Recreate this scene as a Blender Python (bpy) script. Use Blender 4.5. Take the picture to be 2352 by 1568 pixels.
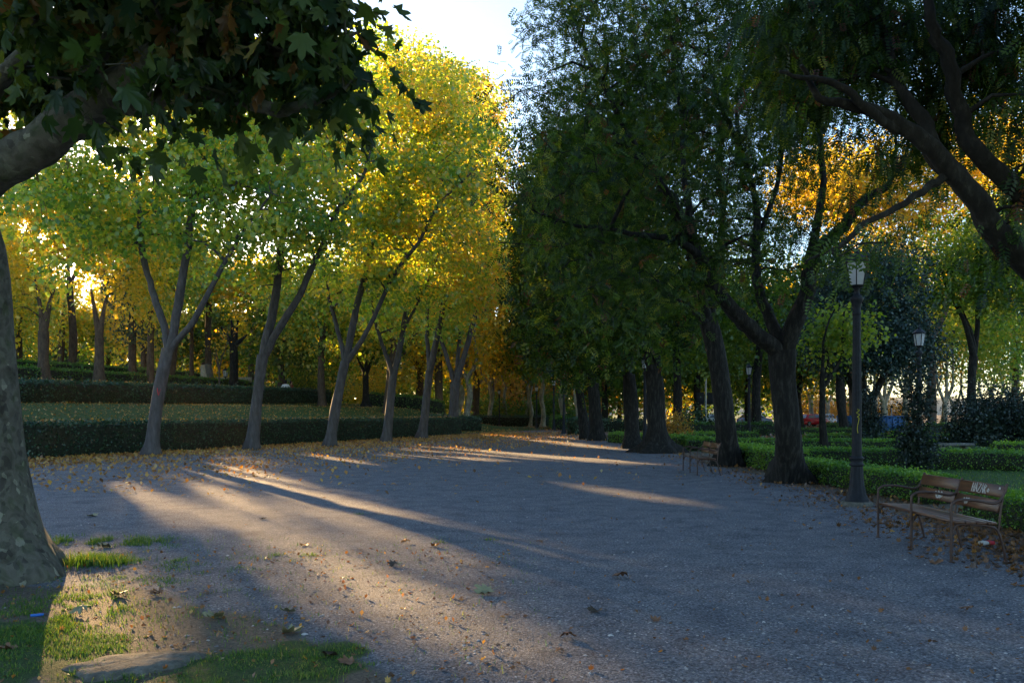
import bpy, math, random
import numpy as np
from mathutils import Vector, Matrix

for _o in list(bpy.data.objects):
    bpy.data.objects.remove(_o)
SC = bpy.context.scene
COL = SC.collection
rng = np.random.default_rng(7)
random.seed(7)
PI = math.pi

# ------------------------------------------------------------------ camera
EYE = 1.55          # eye height above the gravel
FPX = 2000.0        # focal length in survey pixels (photo width 2352)
cam = bpy.data.cameras.new('camera')
cam.sensor_width = 36.0
cam.lens = 36.0 * FPX / 2352.0
cam.shift_y = (949.0 - 784.0) / 2352.0
cam.clip_start = 0.05
cam.clip_end = 3000
camo = bpy.data.objects.new('camera', cam)
COL.objects.link(camo)
camo.location = (0, 0, EYE)
camo.rotation_euler = (PI / 2, 0, 0)
SC.camera = camo

# ------------------------------------------------------------------ light
SUN_AZ = math.atan2(-1119.0, 2000.0)        # left of straight ahead
SUN_EL = math.radians(10.8)
sdir = Vector((math.sin(SUN_AZ) * math.cos(SUN_EL), math.cos(SUN_AZ) * math.cos(SUN_EL), math.sin(SUN_EL)))
w = bpy.data.worlds.new('World')
SC.world = w
w.use_nodes = True
nt = w.node_tree
for n in list(nt.nodes):
    nt.nodes.remove(n)
wo = nt.nodes.new('ShaderNodeOutputWorld')
bg = nt.nodes.new('ShaderNodeBackground')
sky = nt.nodes.new('ShaderNodeTexSky')
sky.sky_type = 'NISHITA'
sky.sun_disc = False
sky.sun_elevation = SUN_EL
sky.sun_rotation = SUN_AZ
sky.altitude = 600
sky.air_density = 1.0
sky.dust_density = 1.0
sky.ozone_density = 2.0
bg.inputs['Strength'].default_value = 0.075
nt.links.new(sky.outputs[0], bg.inputs['Color'])
nt.links.new(bg.outputs[0], wo.inputs['Surface'])
ld = bpy.data.lights.new('sun', 'SUN')
ld.energy = 5.0
ld.angle = math.radians(0.5)
ld.color = (1.0, 0.63, 0.28)
lo = bpy.data.objects.new('sun', ld)
COL.objects.link(lo)
lo.rotation_euler = sdir.to_track_quat('Z', 'Y').to_euler()
lo.location = (-60, 100, 60)

SC.render.engine = 'CYCLES'
SC.view_settings.view_transform = 'Standard'
SC.view_settings.look = 'None'
SC.view_settings.gamma = 1.0
SC.view_settings.exposure = 2.6
cy = SC.cycles
cy.max_bounces = 5
cy.volume_bounces = 0
cy.diffuse_bounces = 3
cy.glossy_bounces = 2
cy.transmission_bounces = 4
cy.transparent_max_bounces = 4
cy.use_denoising = True
cy.sample_clamp_indirect = 4.0
cy.caustics_reflective = False
cy.caustics_refractive = False
SC.render.use_persistent_data = False

# ------------------------------------------------------------------ helpers
def P(px, py, z):
    """a survey pixel at depth z -> world point"""
    return np.array([(px - 1176.0) / FPX * z, z, EYE - (py - 949.0) / FPX * z])

def G(px, py):
    """a survey pixel on the flat gravel"""
    z = EYE * FPX / (py - 949.0)
    return np.array([(px - 1176.0) / FPX * z, z])

def sm(v, a, b):
    t = np.clip((np.asarray(v, float) - a) / (b - a), 0, 1)
    return t * t * (3 - 2 * t)

LB = np.array([-16.8, 29.5])
LD = np.array([.3496, .9369])
LN = np.array([-.9369, .3496])
def su(x, y):
    dx = np.asarray(x, float) - LB[0]; dy = np.asarray(y, float) - LB[1]
    return dx * LN[0] + dy * LN[1], dx * LD[0] + dy * LD[1]
def SU(s, u):
    return LB + LN * s + LD * u
def terr(x, y):
    s, u = su(x, y)
    h = 2.1 * sm(s, .8, 13) + .35 * sm(s, 13, 17) + 1.15 * sm(s, 18.5, 24) + 1.2 * sm(s, 28, 35)
    return h * (1 - sm(u, 50, 66)) * (1 - .0 * sm(u, 0, 1))

def lattice(seed):
    r = np.random.default_rng(seed)
    return r.random((64, 64))
_LAT = lattice(3)
def vnoise(x, y, sc=1.0, o=0.0):
    x = np.asarray(x, float) * sc + o + 100; y = np.asarray(y, float) * sc + o * 1.7 + 100
    xi = np.floor(x).astype(int); yi = np.floor(y).astype(int)
    fx = x - xi; fy = y - yi
    fx = fx * fx * (3 - 2 * fx); fy = fy * fy * (3 - 2 * fy)
    a = _LAT[xi % 64, yi % 64]; b = _LAT[(xi + 1) % 64, yi % 64]
    c = _LAT[xi % 64, (yi + 1) % 64]; d = _LAT[(xi + 1) % 64, (yi + 1) % 64]
    return (a * (1 - fx) + b * fx) * (1 - fy) + (c * (1 - fx) + d * fx) * fy
def fbm(x, y, sc=1.0, o=0.0):
    return (vnoise(x, y, sc, o) + .5 * vnoise(x, y, sc * 2.1, o + 9) + .25 * vnoise(x, y, sc * 4.3, o + 21)) / 1.75

def inpoly(x, y, poly):
    ins = np.zeros(np.shape(x), bool)
    n = len(poly)
    j = n - 1
    for i in range(n):
        xi, yi = poly[i]; xj, yj = poly[j]
        c = ((yi > y) != (yj > y)) & (x < (xj - xi) * (y - yi) / ((yj - yi) + 1e-12) + xi)
        ins ^= c
        j = i
    return ins

# patches of sun on the gravel: the gaps between the crowns that let them through
LIT_PX = [
 [(262,1118),(300,1140),(391,1205),(500,1258),(600,1322),(710,1378),(801,1412),(919,1450),(1050,1510),(1160,1568),(1380,1568),(1130,1440),(919,1340),(781,1285),(683,1246),(566,1205),(469,1168),(380,1140),(300,1120)],
 [(384,1073),(405,1071),(465,1096),(530,1124),(680,1168),(900,1250),(1130,1345),(1080,1345),(850,1258),(660,1192),(510,1140),(440,1107)],
 [(425,1072),(480,1066),(600,1081),(650,1100),(740,1128),(850,1160),(980,1195),(1150,1260),(1260,1310),(1120,1280),(1000,1246),(919,1216),(800,1182),(680,1152),(560,1118)],
 [(680,1047),(720,1045),(830,1058),(890,1074),(780,1063)],
 [(905,1031),(950,1023),(1085,1028),(1160,1037),(1300,1047),(1430,1056),(1560,1067),(1430,1068),(1250,1058),(1085,1044),(1000,1038)],
 [(850,1040),(880,1038),(1000,1048),(1180,1055),(1200,1061),(1050,1058),(920,1051)],
 [(1100,998),(1200,1003),(1269,1009),(1337,1018),(1450,1030),(1480,1037),(1337,1027),(1269,1018),(1200,1010)],
 [(1240,1001),(1300,1003),(1360,1009),(1337,1012)],
 [(1325,1113),(1380,1117),(1480,1133),(1590,1150),(1600,1160),(1500,1152),(1420,1140)],
 [(112,1345),(128,1290),(240,1284),(262,1320),(225,1365),(310,1420),(345,1480),(330,1568),(98,1568),(106,1450)],
]
LIT = [np.array([G(*q) for q in pl]) for pl in LIT_PX]
SUNXY = np.array([math.sin(SUN_AZ), math.cos(SUN_AZ)])
GAPS = [(57,520,26),(100,540,26),(128,525,14),(150,560,14),(205,655,34),(190,690,28),(225,700,22),(255,625,14),(1142,716,24),(1170,735,15),(1120,690,10),(480,745,15),(500,700,12),(430,715,12)]
SKYP = [(915,-400),(905,40),(960,25),(985,60),(1010,95),(1060,135),(1110,128),(1140,160),(1165,190),(1150,130),(1140,70),(1175,60),(1185,0),(1180,-400)]
LX0, LY0, LRES = -16.0, 3.0, .08
_gx, _gy = np.meshgrid(np.arange(LX0, 12, LRES), np.arange(LY0, 84, LRES), indexing='ij')
def _litmask(m):
    k = np.zeros(_gx.shape, bool)
    for a, b in ((0, 0), (1, 0), (-1, 0), (0, 4), (0, -4)):
        ox = _gx + m * (a * SUNXY[1] + b * SUNXY[0]); oy = _gy + m * (-a * SUNXY[0] + b * SUNXY[1])
        for pl in LIT: k |= inpoly(ox, oy, pl)
    return k
_pa = _gx * SUNXY[1] - _gy * SUNXY[0]; _pb = _gx * SUNXY[0] + _gy * SUNXY[1]
_streak = (fbm(_pa, _pb * .10, 1.7, 12) > .31) | (_gy > 26) | ((_gx < -2.0) & (_gy < 9.5))
LMASK = np.stack([_litmask(m_) & _streak for m_ in (.03, .08, .12, .17)])
def keep(c, gap=True, sky=True):
    k = np.ones(len(c), bool)
    t = np.maximum(c[:, 2], 0) / math.tan(SUN_EL)
    gx = c[:, 0] - SUNXY[0] * t; gy = c[:, 1] - SUNXY[1] * t
    dist = np.hypot(c[:, 0] - gx, c[:, 1] - gy)
    ix = ((gx - LX0) / LRES).astype(int); iy = ((gy - LY0) / LRES).astype(int)
    q = (ix >= 0) & (iy >= 0) & (ix < LMASK.shape[1]) & (iy < LMASK.shape[2])
    lv = np.clip((dist / 40).astype(int), 0, 3)
    k[q] &= ~LMASK[lv[q], ix[q], iy[q]]
    z = np.maximum(c[:, 1], .5)
    px = c[:, 0] / z * FPX + 1176; py = 949 - (c[:, 2] - EYE) / z * FPX
    far = c[:, 1] > 24
    if gap:
        for (a, b, r) in GAPS:
            k &= ~(far & (((px - a) / r) ** 2 + ((py - b) / r) ** 2 < rng.uniform(-.25, 1.0, len(c))))
    if sky:
        k &= ~((c[:, 1] > 12) & inpoly(px + rng.normal(0, 6, len(c)), py + rng.normal(0, 6, len(c)), SKYP))
    return k

class MB:
    def __init__(s):
        s.v = []; s.f = []; s.m = []; s.t = []; s.n = 0
    def add(s, v, f, mat=0, tone=None):
        v = np.asarray(v, np.float32).reshape(-1, 3)
        f = np.asarray(f, np.int64)
        s.v.append(v); s.f.append(f + s.n); s.m.append(np.full(len(f), mat, np.int32))
        s.t.append(np.full(len(v), .5, np.float32) if tone is None else np.asarray(tone, np.float32))
        s.n += len(v)
        return s
    def build(s, name, mats, parent=None, smooth=False):
        me = bpy.data.meshes.new(name)
        V = np.concatenate(s.v); me.vertices.add(len(V)); me.vertices.foreach_set('co', V.ravel())
        loops = np.concatenate([f.ravel() for f in s.f])
        tot = np.concatenate([np.full(len(f), f.shape[1], np.int32) for f in s.f])
        st = np.concatenate([[0], np.cumsum(tot)[:-1]]).astype(np.int32)
        me.loops.add(len(loops)); me.loops.foreach_set('vertex_index', loops.astype(np.int32))
        me.polygons.add(len(tot)); me.polygons.foreach_set('loop_start', st); me.polygons.foreach_set('loop_total', tot)
        me.polygons.foreach_set('material_index', np.concatenate(s.m))
        if smooth:
            me.polygons.foreach_set('use_smooth', np.ones(len(tot), bool))
        a = me.attributes.new('tone', 'FLOAT', 'POINT'); a.data.foreach_set('value', np.concatenate(s.t))
        me.update(calc_edges=True)
        for m in (mats if isinstance(mats, (list, tuple)) else [mats]):
            me.materials.append(m)
        o = bpy.data.objects.new(name, me); COL.objects.link(o)
        if parent is not None:
            o.parent = parent
        return o

def tag(o, label=None, cat=None, group=None, kind=None):
    if label: o['label'] = label
    if cat: o['category'] = cat
    if group: o['group'] = group
    if kind: o['kind'] = kind
    return o
def empty(name, loc=(0, 0, 0), rz=0, label=None, cat=None, group=None):
    o = bpy.data.objects.new(name, None); COL.objects.link(o)
    o.location = loc; o.rotation_euler = (0, 0, rz); o.empty_display_size = .3
    return tag(o, label, cat, group)
def copy_tree(o, parent=None):
    c = o.copy(); COL.objects.link(c)
    if parent is not None: c.parent = parent
    for ch in [x for x in COL.objects if x.parent == o]:
        copy_tree(ch, c)
    return c

def tube(mb, pts, rad, k=8, mat=0, bump=0.0, tone=.5, cap=True, flare=0.0, seed=0):
    pts = np.asarray(pts, float); n = len(pts)
    rad = np.broadcast_to(np.asarray(rad, float), (n,))
    d = np.gradient(pts, axis=0); d /= np.linalg.norm(d, axis=1)[:, None] + 1e-9
    up = np.array([1.0, 0, 0]) if abs(d[0][0]) < .8 else np.array([0, 1.0, 0])
    a = np.zeros((n, 3)); 
    for i in range(n):
        up = up - d[i] * np.dot(up, d[i]); up /= np.linalg.norm(up) + 1e-9
        a[i] = up
    b = np.cross(d, a)
    th = np.linspace(0, 2 * PI, k, endpoint=False)
    R = np.repeat(rad[:, None], k, 1)
    if bump:
        r2 = np.random.default_rng(seed + 5)
        L = np.concatenate([[0], np.cumsum(np.linalg.norm(np.diff(pts, axis=0), axis=1))])
        for q in range(5):
            kk = q + 2; ph = r2.uniform(0, 6.28); fz = r2.uniform(.5, 2.5)
            R = R * (1 + bump / (q + 1) ** .6 * np.sin(kk * th[None, :] + ph + fz * L[:, None]))
    if flare:
        L = np.concatenate([[0], np.cumsum(np.linalg.norm(np.diff(pts, axis=0), axis=1))])
        fl = np.exp(-np.maximum(L - .55, 0) / .28)[:, None]
        R = R * (1 + flare * fl * (1 + .55 * np.sin(5 * th[None, :] + seed) + .3 * np.sin(3 * th[None, :] + 2 * seed)))
    V = pts[:, None, :] + R[:, :, None] * (np.cos(th)[None, :, None] * a[:, None, :] + np.sin(th)[None, :, None] * b[:, None, :])
    i = np.arange(n - 1)[:, None]; j = np.arange(k)[None, :]
    F = np.stack([i * k + j, i * k + (j + 1) % k, (i + 1) * k + (j + 1) % k, (i + 1) * k + j], -1).reshape(-1, 4)
    base = mb.n
    mb.add(V.reshape(-1, 3), F, mat, np.full(n * k, tone))
    if cap:
        for e, ring in ((0, np.arange(k)), (1, (n - 1) * k + np.arange(k))):
            c = pts[0] if e == 0 else pts[-1]
            vv = np.vstack([V.reshape(-1, 3)[ring], c[None]])
            q = np.arange(k)
            ff = np.stack([q, (q + 1) % k, np.full(k, k)], -1)
            mb.add(vv, ff[:, ::-1] if e == 0 else ff, mat, np.full(k + 1, tone))

def spline(pts, n):
    """Catmull-Rom through pts"""
    pts = np.asarray(pts, float)
    P0 = np.vstack([2 * pts[0] - pts[1], pts, 2 * pts[-1] - pts[-2]])
    out = []
    m = len(pts) - 1
    for q in np.linspace(0, m - 1e-6, n):
        i = int(q); t = q - i
        a, b, c, d = P0[i], P0[i + 1], P0[i + 2], P0[i + 3]
        out.append(.5 * ((2 * b) + (-a + c) * t + (2 * a - 5 * b + 4 * c - d) * t * t + (-a + 3 * b - 3 * c + d) * t ** 3))
    return np.array(out)

def box(mb, c, s, mat=0, rz=0.0, bev=0.0, R=None, tone=.5):
    x, y, z = [q / 2 for q in s]
    b = min(bev, x * .9, y * .9, z * .9)
    if b > 0:
        pr = [(-x + b, -y), (x - b, -y), (x, -y + b), (x, y - b), (x - b, y), (-x + b, y), (-x, y - b), (-x, -y + b)]
        q = [(-x + b, -y + b), (x - b, -y + b), (x - b, -y + b), (x - b, y - b), (x - b, y - b), (-x + b, y - b), (-x + b, y - b), (-x + b, -y + b)]
        V = [(*q[i], -z) for i in range(8)] + [(*pr[i], -z + b) for i in range(8)] + [(*pr[i], z - b) for i in range(8)] + [(*q[i], z) for i in range(8)]
        F = [(r * 8 + i, r * 8 + (i + 1) % 8, (r + 1) * 8 + (i + 1) % 8, (r + 1) * 8 + i) for r in range(3) for i in range(8)]
        V = np.array(V, float)
        F8 = [list(range(7, -1, -1)), list(range(24, 32))]
    else:
        V = np.array([(sx * x, sy * y, sz * z) for sz in (-1, 1) for sx, sy in ((-1, -1), (1, -1), (1, 1), (-1, 1))])
        F = [(3, 2, 1, 0), (4, 5, 6, 7), (0, 1, 5, 4), (1, 2, 6, 5), (2, 3, 7, 6), (3, 0, 4, 7)]
        F8 = []
    if R is None:
        cz, sz_ = math.cos(rz), math.sin(rz)
        R = np.array([[cz, -sz_, 0], [sz_, cz, 0], [0, 0, 1]])
    V = V @ np.asarray(R).T + np.array(c)
    base = mb.n
    mb.add(V, F, mat, np.full(len(V), tone))
    if F8:
        mb.v.append(np.zeros((0, 3), np.float32)); mb.t.append(np.zeros(0, np.float32))
        mb.f.append(np.array(F8) + base); mb.m.append(np.full(2, mat, np.int32))

def lathe(mb, prof, k=16, mat=0, flute=0.0, nfl=12, c=(0, 0, 0)):
    th = np.linspace(0, 2 * PI, k, endpoint=False)
    prof = np.asarray(prof, float)
    R = prof[:, 0][:, None] * np.ones(k)[None]
    if flute:
        R = R * (1 - flute * (np.cos(th * nfl)[None] < 0))
    V = np.stack([R * np.cos(th), R * np.sin(th), prof[:, 1][:, None] * np.ones(k)[None]], -1) + np.array(c)
    n = len(prof)
    i = np.arange(n - 1)[:, None]; j = np.arange(k)[None, :]
    F = np.stack([i * k + j, i * k + (j + 1) % k, (i + 1) * k + (j + 1) % k, (i + 1) * k + j], -1).reshape(-1, 4)
    mb.add(V.reshape(-1, 3), F, mat)

# ------------------------------------------------------------------ leaf shapes   columns: along tip, across, normal
T_QUAD = (np.array([(0, 0, 0), (.55, .38, .05), (1, 0, -.06), (.55, -.38, .05)]), np.array([(0, 1, 2, 3)]))
T_QUAD2 = (np.array([(0, 0, 0), (.45, .42, .10), (1, 0, -.1), (.45, -.42, .10), (.5, 0, -.02)]), np.array([(0, 1, 4), (1, 2, 4), (2, 3, 4), (3, 0, 4)]))
def lobed(spread=1.0, curl=0.0, seed=0):
    pts = []
    lob = [(-2.5, .44), (-2.05, .40), (-1.55, .70), (-1.38, .60), (-1.05, .46), (-.86, .72), (-.66, .92), (-.52, .74), (-.34, .55), (-.2, .80), (0, 1.05), (.2, .80),
           (.34, .55), (.52, .74), (.66, .92), (.86, .72), (1.05, .46), (1.38, .60), (1.55, .70), (2.05, .40), (2.5, .44)]
    r = np.random.default_rng(seed)
    pts.append((0, 0, 0))
    for a, q in lob:
        x, y = q * math.cos(a), q * math.sin(a) * spread
        z = curl * (x * x * .5 + y * y * 1.2) + r.uniform(-1, 1) * abs(curl) * .22
        pts.append((x + .12, y, z))
    pts.append((-.10, 0, 0))
    n = len(pts)
    F = [(0, i, i + 1) for i in range(1, n - 1)] + [(0, n - 1, 1)]
    # stalk
    pts += [(-.1, .02, 0), (-.1, -.02, 0), (-.75, .01, -.05 + curl * .3), (-.75, -.01, -.05 + curl * .3)]
    F += [(n, n + 1, n + 3), (n, n + 3, n + 2)]
    V = np.array(pts); V[:, :] *= .62
    return V, np.array(F)
T_PLANE = [lobed(1.0, -.3, 1), lobed(.82, -.75, 2), lobed(1.12, .35, 3), lobed(.6, -1.3, 5)]
def pinnate(npair=5, w=.10, l=.30):
    V = []; F = []
    for i in range(npair):
        t = .18 + .72 * i / max(npair - 1, 1)
        for s in (-1, 1):
            b = len(V); ll = l * (1 - .35 * abs(t - .5))
            a = (math.cos(1.05), s * math.sin(1.05))
            p = (-s * math.sin(1.05) * 1, math.cos(1.05) * 1)
            V += [(t, 0, -.1 * t * t), (t + a[0] * ll * .5 + p[0] * w * .5 * s, a[1] * ll * .5 + s * p[1] * w * .5, -.1 * t * t - .01),
                  (t + a[0] * ll, a[1] * ll, -.1 * t * t - .07), (t + a[0] * ll * .5 - p[0] * w * .5 * s, a[1] * ll * .5 - s * p[1] * w * .5, -.1 * t * t + .01)]
            F.append((b, b + 1, b + 2, b + 3) if s > 0 else (b + 3, b + 2, b + 1, b))
    b = len(V); V += [(.88, 0, -.1), (1.0, w * .5, -.11), (1.2, 0, -.16), (1.0, -w * .5, -.11)]; F.append((b, b + 1, b + 2, b + 3))
    return np.array(V), np.array(F)
T_PIN = pinnate(5, .13, .34)
T_PIN3 = pinnate(3, .22, .45)

def leaves(mb, c, size, tmpl, tone, tip=None, tipw=.6, norm_up=.4, mat=0):
    N = len(c)
    if N == 0: return
    V, F = tmpl
    a = rng.normal(size=(N, 3))
    if tip is not None:
        a = a / np.linalg.norm(a, axis=1)[:, None] * (1 - tipw) + np.asarray(tip) * tipw
    a /= np.linalg.norm(a, axis=1)[:, None] + 1e-9
    n = rng.normal(size=(N, 3)) * .6; n[:, 2] += norm_up * 2
    n -= a * np.sum(a * n, 1)[:, None]; n /= np.linalg.norm(n, axis=1)[:, None] + 1e-9
    b = np.cross(n, a)
    sz = np.broadcast_to(np.asarray(size, float), (N,))[:, None, None]
    W = (V[None, :, 0, None] * a[:, None] + V[None, :, 1, None] * b[:, None] + V[None, :, 2, None] * n[:, None]) * sz + c[:, None]
    K = len(V)
    FF = (F[None] + (np.arange(N) * K)[:, None, None]).reshape(-1, F.shape[1])
    mb.add(W.reshape(-1, 3), FF, mat, np.repeat(np.broadcast_to(tone, (N,)), K))

# ------------------------------------------------------------------ materials
def newmat(name):
    m = bpy.data.materials.new(name); m.use_nodes = True
    nt = m.node_tree
    for n in list(nt.nodes): nt.nodes.remove(n)
    out = nt.nodes.new('ShaderNodeOutputMaterial')
    return m, nt, out
def ramp(nt, stops, fac=None):
    r = nt.nodes.new('ShaderNodeValToRGB')
    e = r.color_ramp.elements
    while len(e) < len(stops): e.new(.5)
    for i, (p, c) in enumerate(stops):
        e[i].position = p; e[i].color = (*c, 1)
    if fac is not None: nt.links.new(fac, r.inputs[0])
    return r
def attr(nt, name='tone'):
    a = nt.nodes.new('ShaderNodeAttribute'); a.attribute_name = name
    return a.outputs['Fac']
def leafmat(name, stops, trans=.5, boost=1.6, gloss=.05):
    m, nt, out = newmat(name)
    r = ramp(nt, stops, attr(nt))
    d = nt.nodes.new('ShaderNodeBsdfDiffuse'); nt.links.new(r.outputs[0], d.inputs[0])
    t = nt.nodes.new('ShaderNodeBsdfTranslucent')
    mu = nt.nodes.new('ShaderNodeMix'); mu.data_type = 'RGBA'; mu.blend_type = 'MULTIPLY'; mu.inputs['Factor'].default_value = 1
    nt.links.new(r.outputs[0], mu.inputs['A']); mu.inputs['B'].default_value = (boost * 1.2, boost, boost * .35, 1)
    nt.links.new(mu.outputs['Result'], t.inputs[0])
    x = nt.nodes.new('ShaderNodeMixShader'); x.inputs[0].default_value = trans
    nt.links.new(d.outputs[0], x.inputs[1]); nt.links.new(t.outputs[0], x.inputs[2])
    g = nt.nodes.new('ShaderNodeBsdfGlossy'); g.inputs['Roughness'].default_value = .38; g.inputs[0].default_value = (.8, .9, 1, 1)
    y = nt.nodes.new('ShaderNodeMixShader'); y.inputs[0].default_value = gloss
    nt.links.new(x.outputs[0], y.inputs[1]); nt.links.new(g.outputs[0], y.inputs[2])
    nt.links.new(y.outputs[0], out.inputs[0])
    return m
def surf(name, stops, scale=(1, 1, 1), nscale=8, rough=.8, bump=.0, bdist=.02, metallic=0, spec=.3, vor=False, detail=6):
    m, nt, out = newmat(name)
    tc = nt.nodes.new('ShaderNodeTexCoord'); mp = nt.nodes.new('ShaderNodeMapping'); mp.inputs['Scale'].default_value = scale
    nt.links.new(tc.outputs['Object'], mp.inputs[0])
    nz = nt.nodes.new('ShaderNodeTexNoise'); nz.inputs['Scale'].default_value = nscale; nz.inputs['Detail'].default_value = detail; nz.inputs['Roughness'].default_value = .65
    nt.links.new(mp.outputs[0], nz.inputs[0])
    r = ramp(nt, stops, nz.outputs[0])
    b = nt.nodes.new('ShaderNodeBsdfPrincipled')
    b.inputs['Roughness'].default_value = rough; b.inputs['Metallic'].default_value = metallic
    b.inputs['Specular IOR Level'].default_value = spec
    nt.links.new(r.outputs[0], b.inputs['Base Color'])
    if bump:
        bp = nt.nodes.new('ShaderNodeBump'); bp.inputs['Strength'].default_value = bump; bp.inputs['Distance'].default_value = bdist
        nt.links.new(nz.outputs[0], bp.inputs['Height']); nt.links.new(bp.outputs[0], b.inputs['Normal'])
    nt.links.new(b.outputs[0], out.inputs[0])
    return m

M = {}
M['maple'] = leafmat('maple_leaf', [(0, (.06, .16, .035)), (.3, (.15, .29, .05)), (.6, (.33, .42, .07)), (.82, (.50, .42, .05)), (1, (.62, .38, .05))], .58, 1.9, .05)
M['gold'] = leafmat('gold_leaf', [(0, (.20, .26, .03)), (.35, (.44, .40, .04)), (.7, (.64, .44, .04)), (1, (.66, .32, .04))], .6, 1.5, .03)
M['orange'] = leafmat('orange_leaf', [(0, (.22, .15, .03)), (.4, (.44, .25, .04)), (.75, (.58, .33, .04)), (1, (.52, .22, .03))], .5, 1.4, .03)
M['green'] = leafmat('green_leaf', [(0, (.03, .08, .015)), (.5, (.08, .16, .02)), (.85, (.18, .25, .03)), (1, (.34, .32, .04))], .55, 2.0, .03)
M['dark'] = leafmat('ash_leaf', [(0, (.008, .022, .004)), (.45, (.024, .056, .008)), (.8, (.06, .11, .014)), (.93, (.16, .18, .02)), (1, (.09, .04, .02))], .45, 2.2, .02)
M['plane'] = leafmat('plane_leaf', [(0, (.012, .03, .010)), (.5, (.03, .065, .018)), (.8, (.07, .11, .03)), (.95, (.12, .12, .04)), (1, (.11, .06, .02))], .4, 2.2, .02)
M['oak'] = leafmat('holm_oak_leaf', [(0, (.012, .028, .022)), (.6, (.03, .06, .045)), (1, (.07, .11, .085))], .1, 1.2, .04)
M['fir'] = leafmat('conifer_needles', [(0, (.03, .06, .045)), (.6, (.06, .10, .06)), (1, (.11, .14, .07))], .25, 1.3, .04)
M['box'] = leafmat('box_hedge_leaf', [(0, (.03, .09, .012)), (.5, (.085, .22, .02)), (1, (.22, .38, .03))], .4, 1.7, .05)
M['privet'] = leafmat('privet_leaf', [(0, (.01, .04, .018)), (.5, (.03, .085, .035)), (.9, (.08, .15, .06)), (1, (.16, .10, .04))], .2, 1.3, .06)
M['juniper'] = leafmat('juniper_leaf', [(0, (.012, .025, .018)), (1, (.035, .055, .035))], .1, 1.2, .04)
M['core'] = surf('hedge_core', [(.3, (.008, .012, .006)), (.7, (.02, .025, .012))], nscale=5)
M['litter'] = leafmat('fallen_leaves', [(0, (.10, .055, .025)), (.3, (.26, .12, .035)), (.55, (.45, .22, .05)), (.8, (.52, .34, .07)), (1, (.42, .34, .16))], .25, 1.3, .05)
M['grass'] = leafmat('grass_blade', [(0, (.03, .085, .015)), (.5, (.07, .17, .025)), (.85, (.20, .26, .05)), (1, (.34, .28, .12))], .45, 1.7, .03)
M['bark_maple'] = surf('maple_bark', [(.25, (.045, .038, .036)), (.5, (.085, .074, .07)), (.75, (.14, .125, .12))], (1, 1, .25), 9, .9, .5, .02)
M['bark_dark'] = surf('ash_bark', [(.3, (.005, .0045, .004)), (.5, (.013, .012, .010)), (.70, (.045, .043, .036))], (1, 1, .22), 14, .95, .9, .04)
M['bark_pale'] = surf('pale_plane_bark', [(.3, (.10, .095, .075)), (.5, (.26, .245, .19)), (.62, (.42, .40, .31))], (1, 1, .4), 3, .9, .4, .02)
M['bark_brown'] = surf('brown_bark', [(.3, (.04, .028, .02)), (.6, (.10, .07, .05)), (.8, (.16, .11, .08))], (1, 1, .3), 8, .95, .6, .03)

def plane_bark():
    m, nt, out = newmat('plane_bark')
    tc = nt.nodes.new('ShaderNodeTexCoord')
    nz = nt.nodes.new('ShaderNodeTexNoise'); nz.inputs['Scale'].default_value = 5; nz.inputs['Detail'].default_value = 5; nz.inputs['Distortion'].default_value = .6
    nt.links.new(tc.outputs['Object'], nz.inputs[0])
    ve = nt.nodes.new('ShaderNodeTexVoronoi'); ve.inputs['Scale'].default_value = 21; ve.feature = 'F1'
    mx = nt.nodes.new('ShaderNodeMix'); mx.data_type = 'VECTOR'; mx.inputs['Factor'].default_value = .12
    nt.links.new(tc.outputs['Object'], mx.inputs['A']); nt.links.new(nz.outputs['Color'], mx.inputs['B'])
    nt.links.new(mx.outputs['Result'], ve.inputs['Vector'])
    rr = ramp(nt, [(0, (.085, .085, .070)), (.35, (.11, .105, .088)), (.6, (.125, .125, .10)), (.8, (.065, .062, .055)), (.93, (.24, .24, .19))], ve.outputs['Color'])
    rr.color_ramp.interpolation = 'EASE'
    r2 = ramp(nt, [(.32, (.5, .5, .46)), (.5, (1, 1, 1)), (.66, (.5, .6, .42))], nz.outputs[0])
    mu = nt.nodes.new('ShaderNodeMix'); mu.data_type = 'RGBA'; mu.blend_type = 'MULTIPLY'; mu.inputs['Factor'].default_value = 1
    nt.links.new(rr.outputs[0], mu.inputs['A']); nt.links.new(r2.outputs[0], mu.inputs['B'])
    n3 = nt.nodes.new('ShaderNodeTexNoise'); n3.inputs['Scale'].default_value = 60; n3.inputs['Detail'].default_value = 4
    nt.links.new(tc.outputs['Object'], n3.inputs[0])
    b = nt.nodes.new('ShaderNodeBsdfPrincipled'); b.inputs['Roughness'].default_value = .85; b.inputs['Specular IOR Level'].default_value = .2
    ad = nt.nodes.new('ShaderNodeMath'); ad.operation = 'ADD'; nt.links.new(nz.outputs[0], ad.inputs[0])
    sc = nt.nodes.new('ShaderNodeMath'); sc.operation = 'MULTIPLY'; sc.inputs[1].default_value = .35; nt.links.new(n3.outputs[0], sc.inputs[0]); nt.links.new(sc.outputs[0], ad.inputs[1])
    a2 = nt.nodes.new('ShaderNodeMath'); a2.operation = 'MULTIPLY_ADD'; a2.inputs[1].default_value = .45; sepc = nt.nodes.new('ShaderNodeSeparateColor'); nt.links.new(ve.outputs['Color'], sepc.inputs[0]); nt.links.new(sepc.outputs[0], a2.inputs[0]); nt.links.new(ad.outputs[0], a2.inputs[2]); ad = a2
    bp = nt.nodes.new('ShaderNodeBump'); bp.inputs['Strength'].default_value = .6; bp.inputs['Distance'].default_value = .03
    nt.links.new(ad.outputs[0], bp.inputs['Height']); nt.links.new(bp.outputs[0], b.inputs['Normal'])
    nt.links.new(mu.outputs['Result'], b.inputs['Base Color'])
    nt.links.new(b.outputs[0], out.inputs[0])
    return m
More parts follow.
